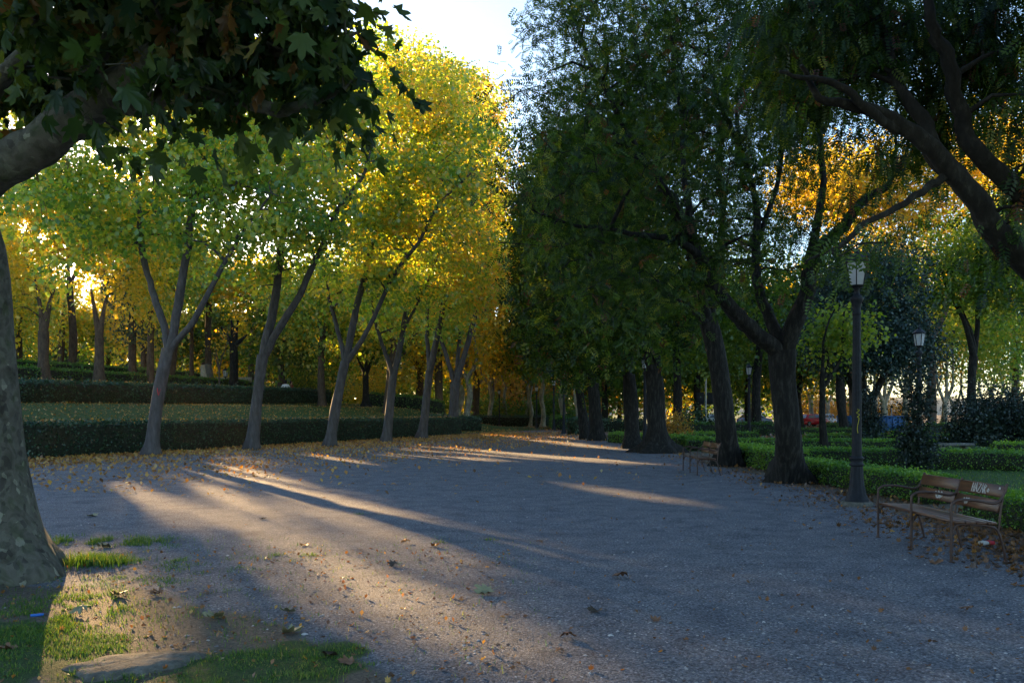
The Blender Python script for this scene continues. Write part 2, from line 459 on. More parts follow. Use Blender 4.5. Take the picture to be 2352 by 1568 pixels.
M['plane_bark'] = plane_bark()

def ground_mat():
    m, nt, out = newmat('ground_surface')
    L = nt.links.new
    geo = nt.nodes.new('ShaderNodeNewGeometry')
    def noise(s, d=4, r=.6):
        n = nt.nodes.new('ShaderNodeTexNoise'); n.inputs['Scale'].default_value = s; n.inputs['Detail'].default_value = d; n.inputs['Roughness'].default_value = r
        L(geo.outputs['Position'], n.inputs[0]); return n
    fine = noise(45, 5, .75); mid = noise(2.2, 5); grit = nt.nodes.new('ShaderNodeTexVoronoi'); grit.inputs['Scale'].default_value = 70
    L(geo.outputs['Position'], grit.inputs['Vector'])
    g1 = ramp(nt, [(.30, (.060, .067, .080)), (.5, (.172, .186, .214)), (.66, (.38, .395, .43))], fine.outputs[0])
    g2 = ramp(nt, [(.3, (.62, .63, .66)), (.52, (1, 1, 1)), (.72, (1.22, 1.15, 1.05))], mid.outputs[0])
    gc = ramp(nt, [(0, (.30, .30, .31)), (.5, (.9, .9, .9)), (.85, (1.05, 1.05, 1.05)), (1, (2.3, 2.25, 2.2))], grit.outputs['Color'])
    mu = nt.nodes.new('ShaderNodeMix'); mu.data_type = 'RGBA'; mu.blend_type = 'MULTIPLY'; mu.inputs['Factor'].default_value = 1
    L(g1.outputs[0], mu.inputs['A']); L(g2.outputs[0], mu.inputs['B'])
    mu2 = nt.nodes.new('ShaderNodeMix'); mu2.data_type = 'RGBA'; mu2.blend_type = 'MULTIPLY'; mu2.inputs['Factor'].default_value = 1
    L(mu.outputs['Result'], mu2.inputs['A']); L(gc.outputs[0], mu2.inputs['B'])
    soil = ramp(nt, [(.3, (.055, .047, .036)), (.5, (.135, .112, .085)), (.70, (.25, .215, .165))], fine.outputs[0])
    grs = ramp(nt, [(.3, (.02, .04, .012)), (.5, (.04, .085, .02)), (.7, (.085, .14, .03))], fine.outputs[0])
    def mix(a, b, f):
        x = nt.nodes.new('ShaderNodeMix'); x.data_type = 'RGBA'; L(a, x.inputs['A']); L(b, x.inputs['B']); L(f, x.inputs['Factor']); return x.outputs['Result']
    def sharpen(f, nz):
        a = nt.nodes.new('ShaderNodeMath'); a.operation = 'ADD'; L(f, a.inputs[0]); L(nz, a.inputs[1])
        r = nt.nodes.new('ShaderNodeMapRange'); r.inputs[1].default_value = .88; r.inputs[2].default_value = 1.12; L(a.outputs[0], r.inputs[0]); return r.outputs[0]
    c = mix(mu2.outputs['Result'], soil.outputs[0], sharpen(attr(nt, 'soil'), fine.outputs[0]))
    c = mix(c, grs.outputs[0], sharpen(attr(nt, 'grass'), fine.outputs[0]))
    b = nt.nodes.new('ShaderNodeBsdfPrincipled'); b.inputs['Roughness'].default_value = .9; b.inputs['Specular IOR Level'].default_value = .25
    L(c, b.inputs['Base Color'])
    ad = nt.nodes.new('ShaderNodeMath'); ad.operation = 'MULTIPLY_ADD'; ad.inputs[1].default_value = -.6
    L(grit.outputs['Distance'], ad.inputs[0]); L(fine.outputs[0], ad.inputs[2])
    bp = nt.nodes.new('ShaderNodeBump'); bp.inputs['Strength'].default_value = .95; bp.inputs['Distance'].default_value = .025
    L(ad.outputs[0], bp.inputs['Height']); L(bp.outputs[0], b.inputs['Normal'])
    L(b.outputs[0], out.inputs[0])
    return m
M['ground'] = ground_mat()
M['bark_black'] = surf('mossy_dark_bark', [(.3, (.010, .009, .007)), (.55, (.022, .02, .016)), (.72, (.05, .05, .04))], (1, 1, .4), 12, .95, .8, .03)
M['iron'] = surf('cast_iron', [(.35, (.009, .011, .015)), (.7, (.02, .024, .031))], nscale=14, rough=.6, bump=.15, bdist=.004, metallic=0, spec=.22)
M['bench_metal'] = surf('bench_iron', [(.3, (.035, .018, .014)), (.6, (.07, .035, .026)), (.8, (.10, .045, .03))], nscale=18, rough=.45, bump=.1, bdist=.003, metallic=.1, spec=.5)
M['bench_wood'] = surf('bench_wood', [(.3, (.03, .012, .006)), (.5, (.085, .034, .015)), (.7, (.15, .066, .03))], (4, .35, 4), 9, .42, .25, .004, spec=.5)
M['stone'] = surf('pale_stone', [(.3, (.07, .065, .055)), (.5, (.13, .125, .105)), (.7, (.20, .19, .165))], nscale=16, rough=.95, bump=.9, bdist=.03)
M['concrete'] = surf('concrete', [(.3, (.30, .27, .21)), (.6, (.42, .38, .30)), (.8, (.50, .46, .38))], nscale=6, rough=.9, bump=.2)
M['blue'] = surf('blue_paint', [(.3, (.02, .06, .15)), (.6, (.03, .10, .24)), (.8, (.06, .15, .30))], nscale=5, rough=.5, bump=.1)
# ------------------------------------------------------------------ ground and path
def masks(x, y):
    """soil, grass in 0..1 from where the place has them"""
    s, u = su(x, y)
    wob = (fbm(x, y, .9) - .5) * 1.6 + (fbm(x, y, 4.5, 5) - .5) * .7
    grass = sm(s + wob * .3, .2, .9) * (u < 62)
    grass = np.maximum(grass, sm(s, -2, 3) * (y > 66))
    # worn turf round the plane tree
    TURF = np.array([(-12, 9.2), (-3.3, 7.6), (-2.9, 7.3), (-1.9, 6.75), (-1.2, 6.0), (-.75, 5.3), (-.55, 4.6), (-.4, 3.5), (-.4, -3), (-12, -3)])
    d = np.full(np.shape(x), 1e9)
    for i in range(len(TURF)):
        a = TURF[i]; b = TURF[(i + 1) % len(TURF)]
        ab = b - a; t = np.clip(((x - a[0]) * ab[0] + (y - a[1]) * ab[1]) / (ab @ ab), 0, 1)
        d = np.minimum(d, np.hypot(x - a[0] - t * ab[0], y - a[1] - t * ab[1]))
    sd = np.where(inpoly(x, y, TURF), d, -d)
    soil_t = sm(sd + wob * .35, -.35, .35)
    bare = sm(fbm(x, y, 1.1, 30), .40, .52)
    cen = np.exp(-((x + 2.2) ** 2 / 1.1 + (y - 5.2) ** 2 / .5)) * .9 + np.exp(-((x + 1.3) ** 2 / .4 + (y - 5.5) ** 2 / .5)) + np.exp(-((x + 4.25) ** 2 / .06 + (y - 8.9) ** 2 / .06)) + np.exp(-((x + 2.9) ** 2 / .9 + (y - 6.1) ** 2 / .12)) * .5 + np.exp(-((x + 5.0) ** 2 / .35 + (y - 10.5) ** 2 / .06)) * .9 + np.exp(-((x + 3.7) ** 2 / .6 + (y - 6.0) ** 2 / 1.4)) * .85
    turf = sm(cen * 1.0 + wob * .55 + (fbm(x, y, 8, 44) - .5) * .5, .38, 1.05) * (sd > -1.9)
    turf = np.where(y < 4.2, np.maximum(turf, soil_t * bare), turf)
    xr = 5.75 + np.where(y < 9, .15, 0) + (fbm(x, y, .8, 60) - .5) * 1.0
    right = sm(x - xr, 0, .8) * (y < 64) * (y > -20)
    lawn = sm(x + (fbm(x, y, 1.5, 77) - .5) * .4, 7.4, 7.9) * (y < 63) * sm(y, 11.5, 12.5)
    lawn = np.maximum(lawn, sm(x - 7.0, 0, .5) * (y < 12.5))
    brown = ((x > 9.5) & (y > 47) & (y < 64)) * 1.0
    wood = sm(y, 66, 70) * ((x < -5) | (x > 5)) 
    wood = np.maximum(wood, sm(y, 105, 106))
    soil = np.maximum.reduce([soil_t, right, wood, sm(s, -1.1, .2) * (u < 60) * .9])
    grass = np.maximum.reduce([grass * .95 - .25 * (fbm(x, y, 2, 8) < .35), turf, lawn * (1 - brown)])
    return np.clip(soil, 0, 1), np.clip(grass, 0, 1), np.maximum.reduce([soil, grass])

def build_ground():
    ys = [-30.0]
    while ys[-1] < 900:
        y = ys[-1]
        st = 2.0 if y < 0 else max(.10, .012 * y) if y < 120 else .05 * y
        if -30 <= y < 3: st = 1.5 if y < 1 else .3
        ys.append(y + st)
    ys = np.array(ys)
    us = np.linspace(-1, 1, 301)
    us = np.sign(us) * (np.abs(us) * .75 + .25 * np.abs(us) ** 5) * 1.25
    Y = np.repeat(ys[:, None], len(us), 1)
    X = us[None] * (np.maximum(Y, 6) * .62 + 3)
    # far skirt
    X[:, 0] = -900; X[:, -1] = 900
    ni, nj = Y.shape
    Z = terr(X, Y)
    near = np.exp(-np.maximum(Y, 0) / 25)
    Z = Z + (fbm(X, Y, .7, 4) - .5) * .05 + (fbm(X, Y, 6, 14) - .5) * .018 * near
    soil, grass, edge = masks(X, Y)
    Z = Z + grass * .012 * near
    i = np.arange(ni - 1)[:, None]; j = np.arange(nj - 1)[None]
    F = np.stack([i * nj + j, i * nj + j + 1, (i + 1) * nj + j + 1, (i + 1) * nj + j], -1).reshape(-1, 4)
    V = np.stack([X, Y, Z], -1).reshape(-1, 3)
    e = edge.ravel()[F].mean(1)
    isp = e < .5
    for nm, sel in (('path', isp), ('ground', ~isp)):
        f = F[sel]; ids = np.unique(f); mp = np.zeros(len(V), int); mp[ids] = np.arange(len(ids))
        mb = MB(); mb.add(V[ids], mp[f])
        o = mb.build(nm, M['ground'], smooth=True)
        for an, arr in (('soil', soil), ('grass', grass)):
            a = o.data.attributes.new(an, 'FLOAT', 'POINT'); a.data.foreach_set('value', arr.ravel()[ids].astype(np.float32))
        tag(o, kind='structure')
        o['label'] = 'grey gravel path with worn sandy edges' if nm == 'path' else 'soil and lawn with raised grassy bank on the left'
build_ground()

def gz(x, y):
    x = np.asarray(x, float); y = np.asarray(y, float)
    return terr(x, y) + (fbm(x, y, .7, 4) - .5) * .05

# far pale hill beyond the trees on the right
mb = MB()
hx = np.linspace(-500, 1500, 90)
prof = 10 + 9 * fbm(hx, hx * 0, .004, 3) + 5 * np.sin(hx / 170)
V = []; 
for r_, (yy, k_) in enumerate(((780, 0), (840, .75), (900, 1.0), (1000, .6))):
    for q in range(len(hx)): V.append((hx[q], yy + 20 * math.sin(hx[q] / 90), prof[q] * k_ - .5 * (k_ == 0)))
n_ = len(hx); i = np.arange(3)[:, None]; j = np.arange(n_ - 1)[None]
mb.add(V, np.stack([i * n_ + j, i * n_ + j + 1, (i + 1) * n_ + j + 1, (i + 1) * n_ + j], -1).reshape(-1, 4))
M['hill'] = surf('hill_ground', [(.3, (.10, .14, .12)), (.7, (.24, .25, .20))], nscale=.02, rough=1)
tag(mb.build('hills', M['hill'], smooth=True), kind='structure')

# ------------------------------------------------------------------ hedges
def hedge(name, pts, width, height, mat, leaf, dens, label, group=None, tone=(.2, .7), ground=None, topdens=1.5, seed=0, cat='hedge'):
    """pts: centre line (x,y) list. One mesh: dark inside, leafy skin."""
    r = np.random.default_rng(seed + 11)
    pts = np.array(pts, float)
    L = np.concatenate([[0], np.cumsum(np.linalg.norm(np.diff(pts, axis=0), axis=1))]); T = L[-1]
    n = max(3, int(T / .8) + 1)
    q = np.linspace(0, T, n)
    c = np.stack([np.interp(q, L, pts[:, 0]), np.interp(q, L, pts[:, 1])], -1)
    d = np.gradient(c, axis=0); d /= np.linalg.norm(d, axis=1)[:, None]
    nn = np.stack([-d[:, 1], d[:, 0]], -1)
    hw = width / 2 - leaf * .5; hh = height - leaf * .4
    zb = gz(c[:, 0], c[:, 1])
    wv = 1 + (fbm(q, q * 0, .7, seed) - .5) * .26
    sec = [(-hw * .94, 0), (-hw, .15 * hh), (-hw, hh * .93), (-hw * .88, hh), (hw * .88, hh), (hw, hh * .93), (hw, .15 * hh), (hw * .94, 0)]
    V = []
    for i in range(n):
        for (a, b) in sec:
            p = c[i] + nn[i] * a * wv[i]
            V.append((p[0], p[1], zb[i] - .05 + b * (1 + (wv[i] - 1) * .4) + .05 * (b == 0)))
    k = len(sec)
    i = np.arange(n - 1)[:, None]; j = np.arange(k - 1)[None]
    mb = MB()
    mb.add(V, np.stack([i * k + j, (i + 1) * k + j, (i + 1) * k + j + 1, i * k + j + 1], -1).reshape(-1, 4), 0)
    mb.f.append(np.array([list(range(k)), [(n - 1) * k + k - 1 - z for z in range(k)]])); mb.m.append(np.zeros(2, np.int32)); mb.v.append(np.zeros((0, 3), np.float32)); mb.t.append(np.zeros(0, np.float32))
    # leaf skin
    def skin(N, fn):
        t = r.uniform(0, T, N); cc = np.stack([np.interp(t, q, c[:, 0]), np.interp(t, q, c[:, 1])], -1)
        nx = np.stack([np.interp(t, q, nn[:, 0]), np.interp(t, q, nn[:, 1])], -1)
        a, b = fn(N)
        ww = np.interp(t, q, wv)
        p = cc + nx * (a * ww)[:, None]
        z = np.interp(t, q, zb) + b
        return np.column_stack([p, z])
    A = []
    ns = int(T * height * dens)
    jit = lambda N: r.normal(0, leaf * .45, N)
    A.append(skin(ns, lambda N: (-hw + jit(N), r.uniform(.02, 1, N) * hh)))
    A.append(skin(ns, lambda N: (hw + jit(N), r.uniform(.02, 1, N) * hh)))
    A.append(skin(int(T * width * dens * topdens), lambda N: (r.uniform(-1, 1, N) * hw, hh + np.abs(jit(N)) * np.where(r.random(N) < .06, 4.0, 1.3))))
    for e, ci in ((0, -1), (n - 1, 1)):
        N = int(width * height * dens)
        p = c[e] + nn[e] * (r.uniform(-1, 1, N) * hw)[:, None] + d[e] * (ci * leaf * .3 + jit(N))[:, None]
        A.append(np.column_stack([p, zb[e] + r.uniform(.02, 1, N) * hh]))
    A = np.concatenate(A)
    cl = fbm(A[:, 0] * 2 + A[:, 2], A[:, 1] * 2 + A[:, 2] * 1.7, .8, seed + 2)
    tn = tone[0] + (tone[1] - tone[0]) * np.clip(cl * .9 + r.normal(0, .22, len(A)), 0, 1)
    tn = np.where(r.random(len(A)) < .02, 1.0, tn)
    leaves(mb, A, leaf * r.uniform(.7, 1.3, len(A)), T_QUAD, tn, norm_up=.3, mat=1)
    o = mb.build(name, [M['core'], mat])
    return tag(o, label, cat, group)

HG = 'clipped hedges on the left bank'
hedge('clipped_hedge', [SU(0, -14), SU(0, 0), SU(0, 18), SU(0, 36)], 1.3, 1.22, M['privet'], .075, 330, 'long dark clipped hedge behind the row of leaning trees, lowest on the left', HG, seed=1)
hedge('clipped_hedge', [SU(13.2, -6), SU(13.4, 11), SU(17, 45.4)], 1.6, 1.12, M['privet'], .10, 190, 'upper clipped hedge along the top of the leafy grass bank', HG, seed=2)
hedge('clipped_hedge', [SU(25.2, 4), SU(25.6, 21), SU(27.5, 49)], 1.6, 1.05, M['box'], .12, 110, 'sun-edged terrace hedge just above the upper bank hedge', HG, tone=(0, .5), seed=3)
hedge('clipped_hedge', [SU(36.3, 12), SU(36.5, 30), SU(36.5, 52)], 1.6, 1.0, M['box'], .13, 90, 'farthest terrace hedge on the left, behind the other three', HG, tone=(0, .5), seed=4)
hedge('clipped_hedge', [(-6.6, 68.5), (-3.1, 73.5)], 1.5, 1.05, M['privet'], .12, 120, 'short hedge block just past the last leaning tree', HG, seed=5)
hedge('clipped_hedge', [(-14, 84), (-6.5, 82)], 1.3, 1.25, M['box'], .13, 90, 'low hedge on the slope end beyond the leaning trees', HG, tone=(0, .6), seed=6)
PG = 'hedges round the far end of the path'
hedge('clipped_hedge', [(-12, 108), (-3, 106), (4.2, 104)], 1.5, 1.2, M['privet'], .16, 70, 'low hedge crossing the far end of the path', PG, seed=7)
hedge('clipped_hedge', [(4.9, 96), (4.6, 80.5)], 1.5, 1.12, M['box'], .14, 80, 'hedge along the far right side of the path behind the lamps', PG, tone=(0, .5), seed=8)
hedge('clipped_hedge', [(4.4, 63.5), (6.2, 64.0)], 2.6, 1.15, M['privet'], .11, 140, 'squared hedge block beside the right-hand trees where the path narrows', PG, seed=9)
hedge('clipped_hedge', [(6.9, 73), (11, 72.6)], 1.2, 1.0, M['privet'], .14, 80, 'dark hedge behind the second pair of right-hand trunks', PG, seed=10)
KG = 'box hedges of the garden on the right'
def bx(pts, w_, h_, lab, s_, leaf=.05, dens=900, tone=(.15, .95), name='box_hedge'):
    return hedge(name, pts, w_, h_, M['box'], leaf, dens, lab, KG, tone=tone, seed=s_)
bx([(6.95, 20.6), (7.2, 17.4), (7.35, 14.9)], .75, .46, 'low box hedge behind the near lamp post, beside the big dark trunk', 20, .04, 1500)
bx([(7.0, 12.8), (7.05, 10), (7.15, 6.5)], .8, .42, 'low box hedge behind the near bench', 21, .035, 1900)
bx([(7.2, 27.6), (7.35, 22.9)], 1.0, .55, 'bright low box hedge between the two big dark trunks', 22, .05, 1000, (.4, 1))
bx([(7.8, 26.8), (10.5, 25.3), (14.5, 23.2), (19, 21.0)], .9, .5, 'long box hedge crossing the lawn behind the near bench', 23, .05, 900)
bx([(7.3, 36.2), (9.5, 36), (16.8, 34.8)], .8, .48, 'box hedge across the lawn, second behind the lamp post', 24, .06, 600)
bx([(15.6, 46.3), (20, 46), (24, 46)], .8, .42, 'low box hedge in front of the blue skip', 25, .08, 300)
bx([(17.2, 31.0), (21.5, 30.2)], .8, .5, 'bright box hedge past the stone bench at the right edge', 26, .06, 550, (.4, 1))
bx([(9.0, 47.5), (11.0, 47.3)], .8, .5, 'small box hedge behind the far bench, left piece', 27, .08, 300)
bx([(11.3, 47.3), (13.3, 47.1)], .8, .5, 'small box hedge behind the far bench, right piece', 28, .08, 300)
bx([(5.5, 46.6), (6.4, 43.6), (6.9, 42)], .85, .5, 'bright low box hedge at the path edge beyond the lamp in mid row', 29, .07, 450, (.5, 1))
bx([(7.3, 41.5), (8.3, 36.6)], .8, .5, 'dark low box hedge behind the gnarled root trunk', 30, .07, 450)
bx([(11.6, 62.5), (18.6, 61.8)], 1.5, .85, 'tall dark hedge at the far side of the garden', 31, .10, 160, (0, .25))
bx([(19.5, 64), (30, 62.5)], .9, .42, 'thin low hedge before the leaf-strewn ground near the cars', 32, .1, 160, (0, .6))
bx([(24, 66.5), (36, 64)], .9, .75, 'low hedge to the right of the blue skip', 33, .12, 120, (0, .4))

# ------------------------------------------------------------------ trees
def grow(limbs, blobs, nclus, r, minz=1.6):
    """limbs: list of (pts, radii). returns tubes + clusters (centre, dir, blob index)"""
    nodes = []; nr = []
    for pts, rad in limbs:
        k = len(pts)
        for i in range(k):
            if i > k * .22:
                nodes.append(pts[i]); nr.append(rad[i])
    nodes = np.array(nodes); nr = np.array(nr)
    vol = np.array([b[1][0] * b[1][1] * b[1][2] * (b[2] if len(b) > 2 else 1) for b in blobs]) ** .8
    pick = r.choice(len(blobs), nclus, p=vol / vol.sum())
    d = r.normal(size=(nclus, 3)); d /= np.linalg.norm(d, axis=1)[:, None]
    rad = r.uniform(.15, 1, nclus) ** .45
    rad = np.where(r.random(nclus) < .13, rad * 1.22, rad)
    C = np.array([b[0] for b in blobs])[pick] + d * rad[:, None] * np.array([b[1] for b in blobs])[pick]
    C[:, 2] = np.maximum(C[:, 2], minz)
    dist = np.min(np.linalg.norm(C[:, None] - nodes[None], axis=2), axis=1)
    order = np.argsort(dist)
    tubes = []; out = []
    for ix in order:
        t = C[ix]
        dd = np.linalg.norm(nodes - t, axis=1) + .9 * np.maximum(0, nodes[:, 2] - t[2]) - np.minimum(nr, .1) * 3
        b = int(np.argmin(dd)); a = nodes[b]; L = np.linalg.norm(t - a)
        if L < .05: continue
        m = max(3, min(7, int(L / .5) + 2))
        s = np.linspace(0, 1, m)
        side = r.normal(0, .09 * L, 3)
        p = a + (t - a) * s[:, None] + np.outer(np.sin(s * PI), side) + np.outer(np.sin(s * PI) * .16 * L, [0, 0, 1])
        r0 = min(nr[b] * .7, .012 + .016 * L); rr = r0 * (1 - s) + .006 * s
        if not np.all(keep(p, False, False)): continue
        tubes.append((p, rr))
        nodes = np.vstack([nodes, p[1:]]); nr = np.concatenate([nr, rr[1:]])
        dv = p[-1] - p[-2]; out.append((t, dv / (np.linalg.norm(dv) + 1e-9), ix, p))
    return tubes, out

TREES = []
def tree(name, trunk, limbs, blobs, nclus, per, crad, lsize, leafmat_, bark, label, group=None, tmpl=T_QUAD, tone=(.0, 1.0), tonefn=None, seed=0, flare=.5, bump=.05,
         twigk=4, tipw=.5, droop=.3, cat='tree', flat=1.0, gap=True, sky=True, along=.0, norm_up=.4, sides=12, crownname='crown', cull=True, minz=1.6, twigsize=1.0, beamcut=True):
    r = np.random.default_rng(seed + 100)
    root_xy = np.array(trunk[0][0])
    base = root_xy.copy()
    root = empty(name, tuple(base), 0, label, cat, group)
    off = base
    mb = MB()
    full = []
    for i, (pts, rad) in enumerate([trunk] + limbs):
        n = max(6, int(len(pts) * 4))
        sp = spline(pts, n); rr = np.interp(np.linspace(0, 1, n), np.linspace(0, 1, len(rad)), rad)
        if i == 0:
            sp[0, 2] -= .15
            n2 = 22; sp = spline(pts, n2); rr = np.interp(np.linspace(0, 1, n2) , np.linspace(0, 1, len(rad)), rad)
            sp = np.vstack([sp[0] - [0, 0, .45], sp]); rr = np.concatenate([[rr[0] * .9], rr])
            tube(mb, sp - off, rr, sides + 4, bump=bump, flare=flare, seed=seed)
        else:
            if beamcut:
                bad = np.where(~keep(sp, False, False))[0]
                if len(bad):
                    if bad[0] < 5:
                        bad = [max(5, bad[0])]
                    sp = sp[:bad[0]]; n = len(sp); rr = rr[:n] * np.linspace(1, .3, n)
            if n > 6:
                wv_ = np.cumsum(r.normal(0, 1, (n, 3)), 0); wv_ -= wv_[0]; wv_ -= np.outer(np.linspace(0, 1, n), wv_[-1])
                sp += wv_ * min(.006 * np.linalg.norm(sp[-1] - sp[0]), .02)
            tube(mb, sp - off, rr, sides, bump=bump, seed=seed + i)
        full.append((sp, rr))
    tubes, cl = grow(full[1:] if len(full) > 1 else full, blobs, nclus, r, minz)
    for p, rr in tubes:
        rr = rr * twigsize
        tube(mb, p - off, rr, twigk if rr[0] < .03 else twigk + 2, cap=False)
    mb.build('trunk', bark, root, smooth=True)
    if not cl:
        TREES.append((name, 0)); return root
    C = np.array([c[0] for c in cl]); D = np.array([c[1] for c in cl])
    lb = MB()
    N = len(C) * per
    k = np.repeat(np.arange(len(C)), per)
    g = r.normal(0, 1, (N, 3)) * crad; g[:, 2] *= flat
    g[:, 2] -= droop * np.abs(r.normal(0, 1, N)) * crad
    pos = C[k] + g
    if along > 0:   # some leaves strung along the twig itself
        sel = r.random(N) < along
        t = r.random(N)
        pp = np.array([c[3][0] for c in cl])
        pos = np.where(sel[:, None], C[k] * t[:, None] + pp[k] * (1 - t[:, None]) + r.normal(0, crad * .3, (N, 3)), pos)
    if cull:
        kp = keep(pos, gap, sky); pos = pos[kp]; k = k[kp]; g = g[kp]
    z = pos
    ct = r.random(len(C))
    tn = np.clip(.5 + (ct[k] - .5) * .75 + r.normal(0, .17, len(pos)), 0, 1)
    if tonefn is not None: tn = tonefn(pos, tn, r)
    tn = tone[0] + (tone[1] - tone[0]) * np.clip(tn, 0, 1)
    tip = g / (np.linalg.norm(g, axis=1)[:, None] + 1e-9) * .6 + np.array([0, 0, -droop * 1.5])
    tl_ = tmpl if isinstance(tmpl, list) else [tmpl]; wh = r.integers(0, len(tl_), len(pos))
    for q_, tp_ in enumerate(tl_):
        s_ = wh == q_
        leaves(lb, (pos - off)[s_], lsize * r.uniform(.6, 1.35, s_.sum()), tp_, tn[s_], tip=tip[s_], tipw=tipw, norm_up=norm_up)
    lb.build(crownname, leafmat_, root)
    TREES.append((name, len(pos)))
    return root

def B(px, py, z, rx, ry, rd=None, w=1.0):
    c = P(px, py, z); return (c, np.array([rx / FPX * z, (rd if rd is not None else rx / FPX * z), ry / FPX * z]), w)
def path3(pl, z0, z1=None):
    """pixels along a limb with depth running z0 -> z1"""
    z1 = z0 if z1 is None else z1
    n = len(pl)
    return np.array([P(a, b, z0 + (z1 - z0) * i / max(n - 1, 1)) for i, (a, b) in enumerate(pl)])
def onground(px, py):
    g = G(px, py); return np.array([g[0], g[1], 0.0])
# ---- the row of leaning maples on the left
ROW = 'row of leaning maples along the left hedge'
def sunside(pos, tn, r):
    return tn * .82 + .08 * sm(pos[:, 2], 5, 14)  # sun on the upper crowns put into the leaf tone by height
b = onground(347, 1046)
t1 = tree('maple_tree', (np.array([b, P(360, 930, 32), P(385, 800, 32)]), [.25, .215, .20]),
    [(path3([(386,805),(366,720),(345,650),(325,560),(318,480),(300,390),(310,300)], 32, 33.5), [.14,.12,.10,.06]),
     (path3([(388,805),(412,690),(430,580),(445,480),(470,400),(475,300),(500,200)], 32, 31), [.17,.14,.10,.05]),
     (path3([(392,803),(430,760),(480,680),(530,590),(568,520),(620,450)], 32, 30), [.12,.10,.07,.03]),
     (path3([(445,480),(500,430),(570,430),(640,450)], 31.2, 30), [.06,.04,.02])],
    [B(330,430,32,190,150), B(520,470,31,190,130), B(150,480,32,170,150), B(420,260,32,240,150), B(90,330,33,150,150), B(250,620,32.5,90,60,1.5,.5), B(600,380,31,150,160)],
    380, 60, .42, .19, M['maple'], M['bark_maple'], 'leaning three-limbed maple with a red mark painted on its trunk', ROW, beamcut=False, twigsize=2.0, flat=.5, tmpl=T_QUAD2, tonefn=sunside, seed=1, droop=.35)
mbk = MB()
for a_, b_ in (((0, 0), (.06, -.27)), ((.06, -.27), (.13, -.03))):
    t0 = np.linspace(0, 1, 6)
    def q_(t): return np.array([a_[0] + (b_[0] - a_[0]) * t, a_[1] + (b_[1] - a_[1]) * t])
    pts_ = []
    for t in t0:
        u_ = q_(t); c0 = P(363 + 0, 890, 32) - b
        cx = P(369, 900, 32) - b
        dx = u_[0] - .06; pts_.append((cx[0] + dx + .01 + .045 * (-u_[1] - .12) * -1, cx[1] - math.sqrt(max(.0, .205 ** 2 - dx * dx)) - .012, cx[2] + .14 + u_[1]))
    tube(mbk, pts_, [.017] * 6 if a_ == (0, 0) else np.linspace(.014, .005, 6), 5)
M['redpaint'] = surf('red_paint', [(.3, (.35, .02, .03)), (.7, (.5, .04, .05))], rough=.6)
o = mbk.build('painted_mark', M['redpaint'], t1); o['label'] = 'red painted check mark on the bark'

b = onground(579, 1032)
tree('maple_tree', (np.array([b, P(590, 920, 37.3), P(604, 815, 37.3)]), [.26, .23, .22]),
    [(path3([(605,820),(628,690),(640,560),(655,450),(668,340),(672,250)], 37.3, 38), [.20,.17,.12,.06]),
     (path3([(610,815),(650,740),(690,680),(730,590),(775,480),(830,400),(860,320)], 37.3, 35.5), [.16,.14,.10,.04]),
     (path3([(672,395),(720,355),(780,320),(830,300)], 37.5, 36), [.08,.06,.03])],
    [B(640,380,37.5,170,150), B(760,300,36,160,150), B(600,560,37,130,90), B(760,500,36,110,90), B(700,170,38,180,120), B(520,270,38,140,130)],
    380, 60, .46, .20, M['maple'], M['bark_maple'], 'second leaning maple from the left, forked low into two thick limbs', ROW, beamcut=False, twigsize=2.0, flat=.5, tmpl=T_QUAD2, tonefn=sunside, seed=2, droop=.35)
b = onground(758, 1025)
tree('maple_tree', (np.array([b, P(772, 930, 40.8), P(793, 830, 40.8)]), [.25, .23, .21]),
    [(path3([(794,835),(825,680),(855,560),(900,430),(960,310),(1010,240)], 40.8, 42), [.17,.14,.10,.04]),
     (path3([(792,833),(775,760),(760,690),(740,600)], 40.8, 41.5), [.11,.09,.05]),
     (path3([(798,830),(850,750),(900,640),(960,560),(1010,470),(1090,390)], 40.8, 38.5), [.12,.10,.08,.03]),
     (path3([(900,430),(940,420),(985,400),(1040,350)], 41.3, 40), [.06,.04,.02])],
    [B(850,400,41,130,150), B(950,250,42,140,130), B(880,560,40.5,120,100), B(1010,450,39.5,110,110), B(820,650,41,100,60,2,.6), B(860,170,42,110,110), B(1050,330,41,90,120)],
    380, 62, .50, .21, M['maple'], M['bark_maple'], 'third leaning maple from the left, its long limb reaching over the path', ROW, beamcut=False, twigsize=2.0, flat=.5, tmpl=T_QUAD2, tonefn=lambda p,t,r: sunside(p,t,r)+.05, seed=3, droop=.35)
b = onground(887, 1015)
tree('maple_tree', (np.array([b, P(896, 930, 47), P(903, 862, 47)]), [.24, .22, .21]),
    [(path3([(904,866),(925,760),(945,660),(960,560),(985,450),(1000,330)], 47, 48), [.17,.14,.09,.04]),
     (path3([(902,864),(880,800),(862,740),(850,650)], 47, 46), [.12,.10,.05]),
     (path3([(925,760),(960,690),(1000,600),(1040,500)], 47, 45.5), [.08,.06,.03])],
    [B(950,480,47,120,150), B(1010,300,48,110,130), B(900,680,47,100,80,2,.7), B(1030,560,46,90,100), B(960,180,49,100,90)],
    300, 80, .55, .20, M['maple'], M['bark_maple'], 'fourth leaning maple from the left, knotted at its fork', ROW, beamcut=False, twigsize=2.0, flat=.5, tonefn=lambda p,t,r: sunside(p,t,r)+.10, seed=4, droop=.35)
b = onground(969, 1007)
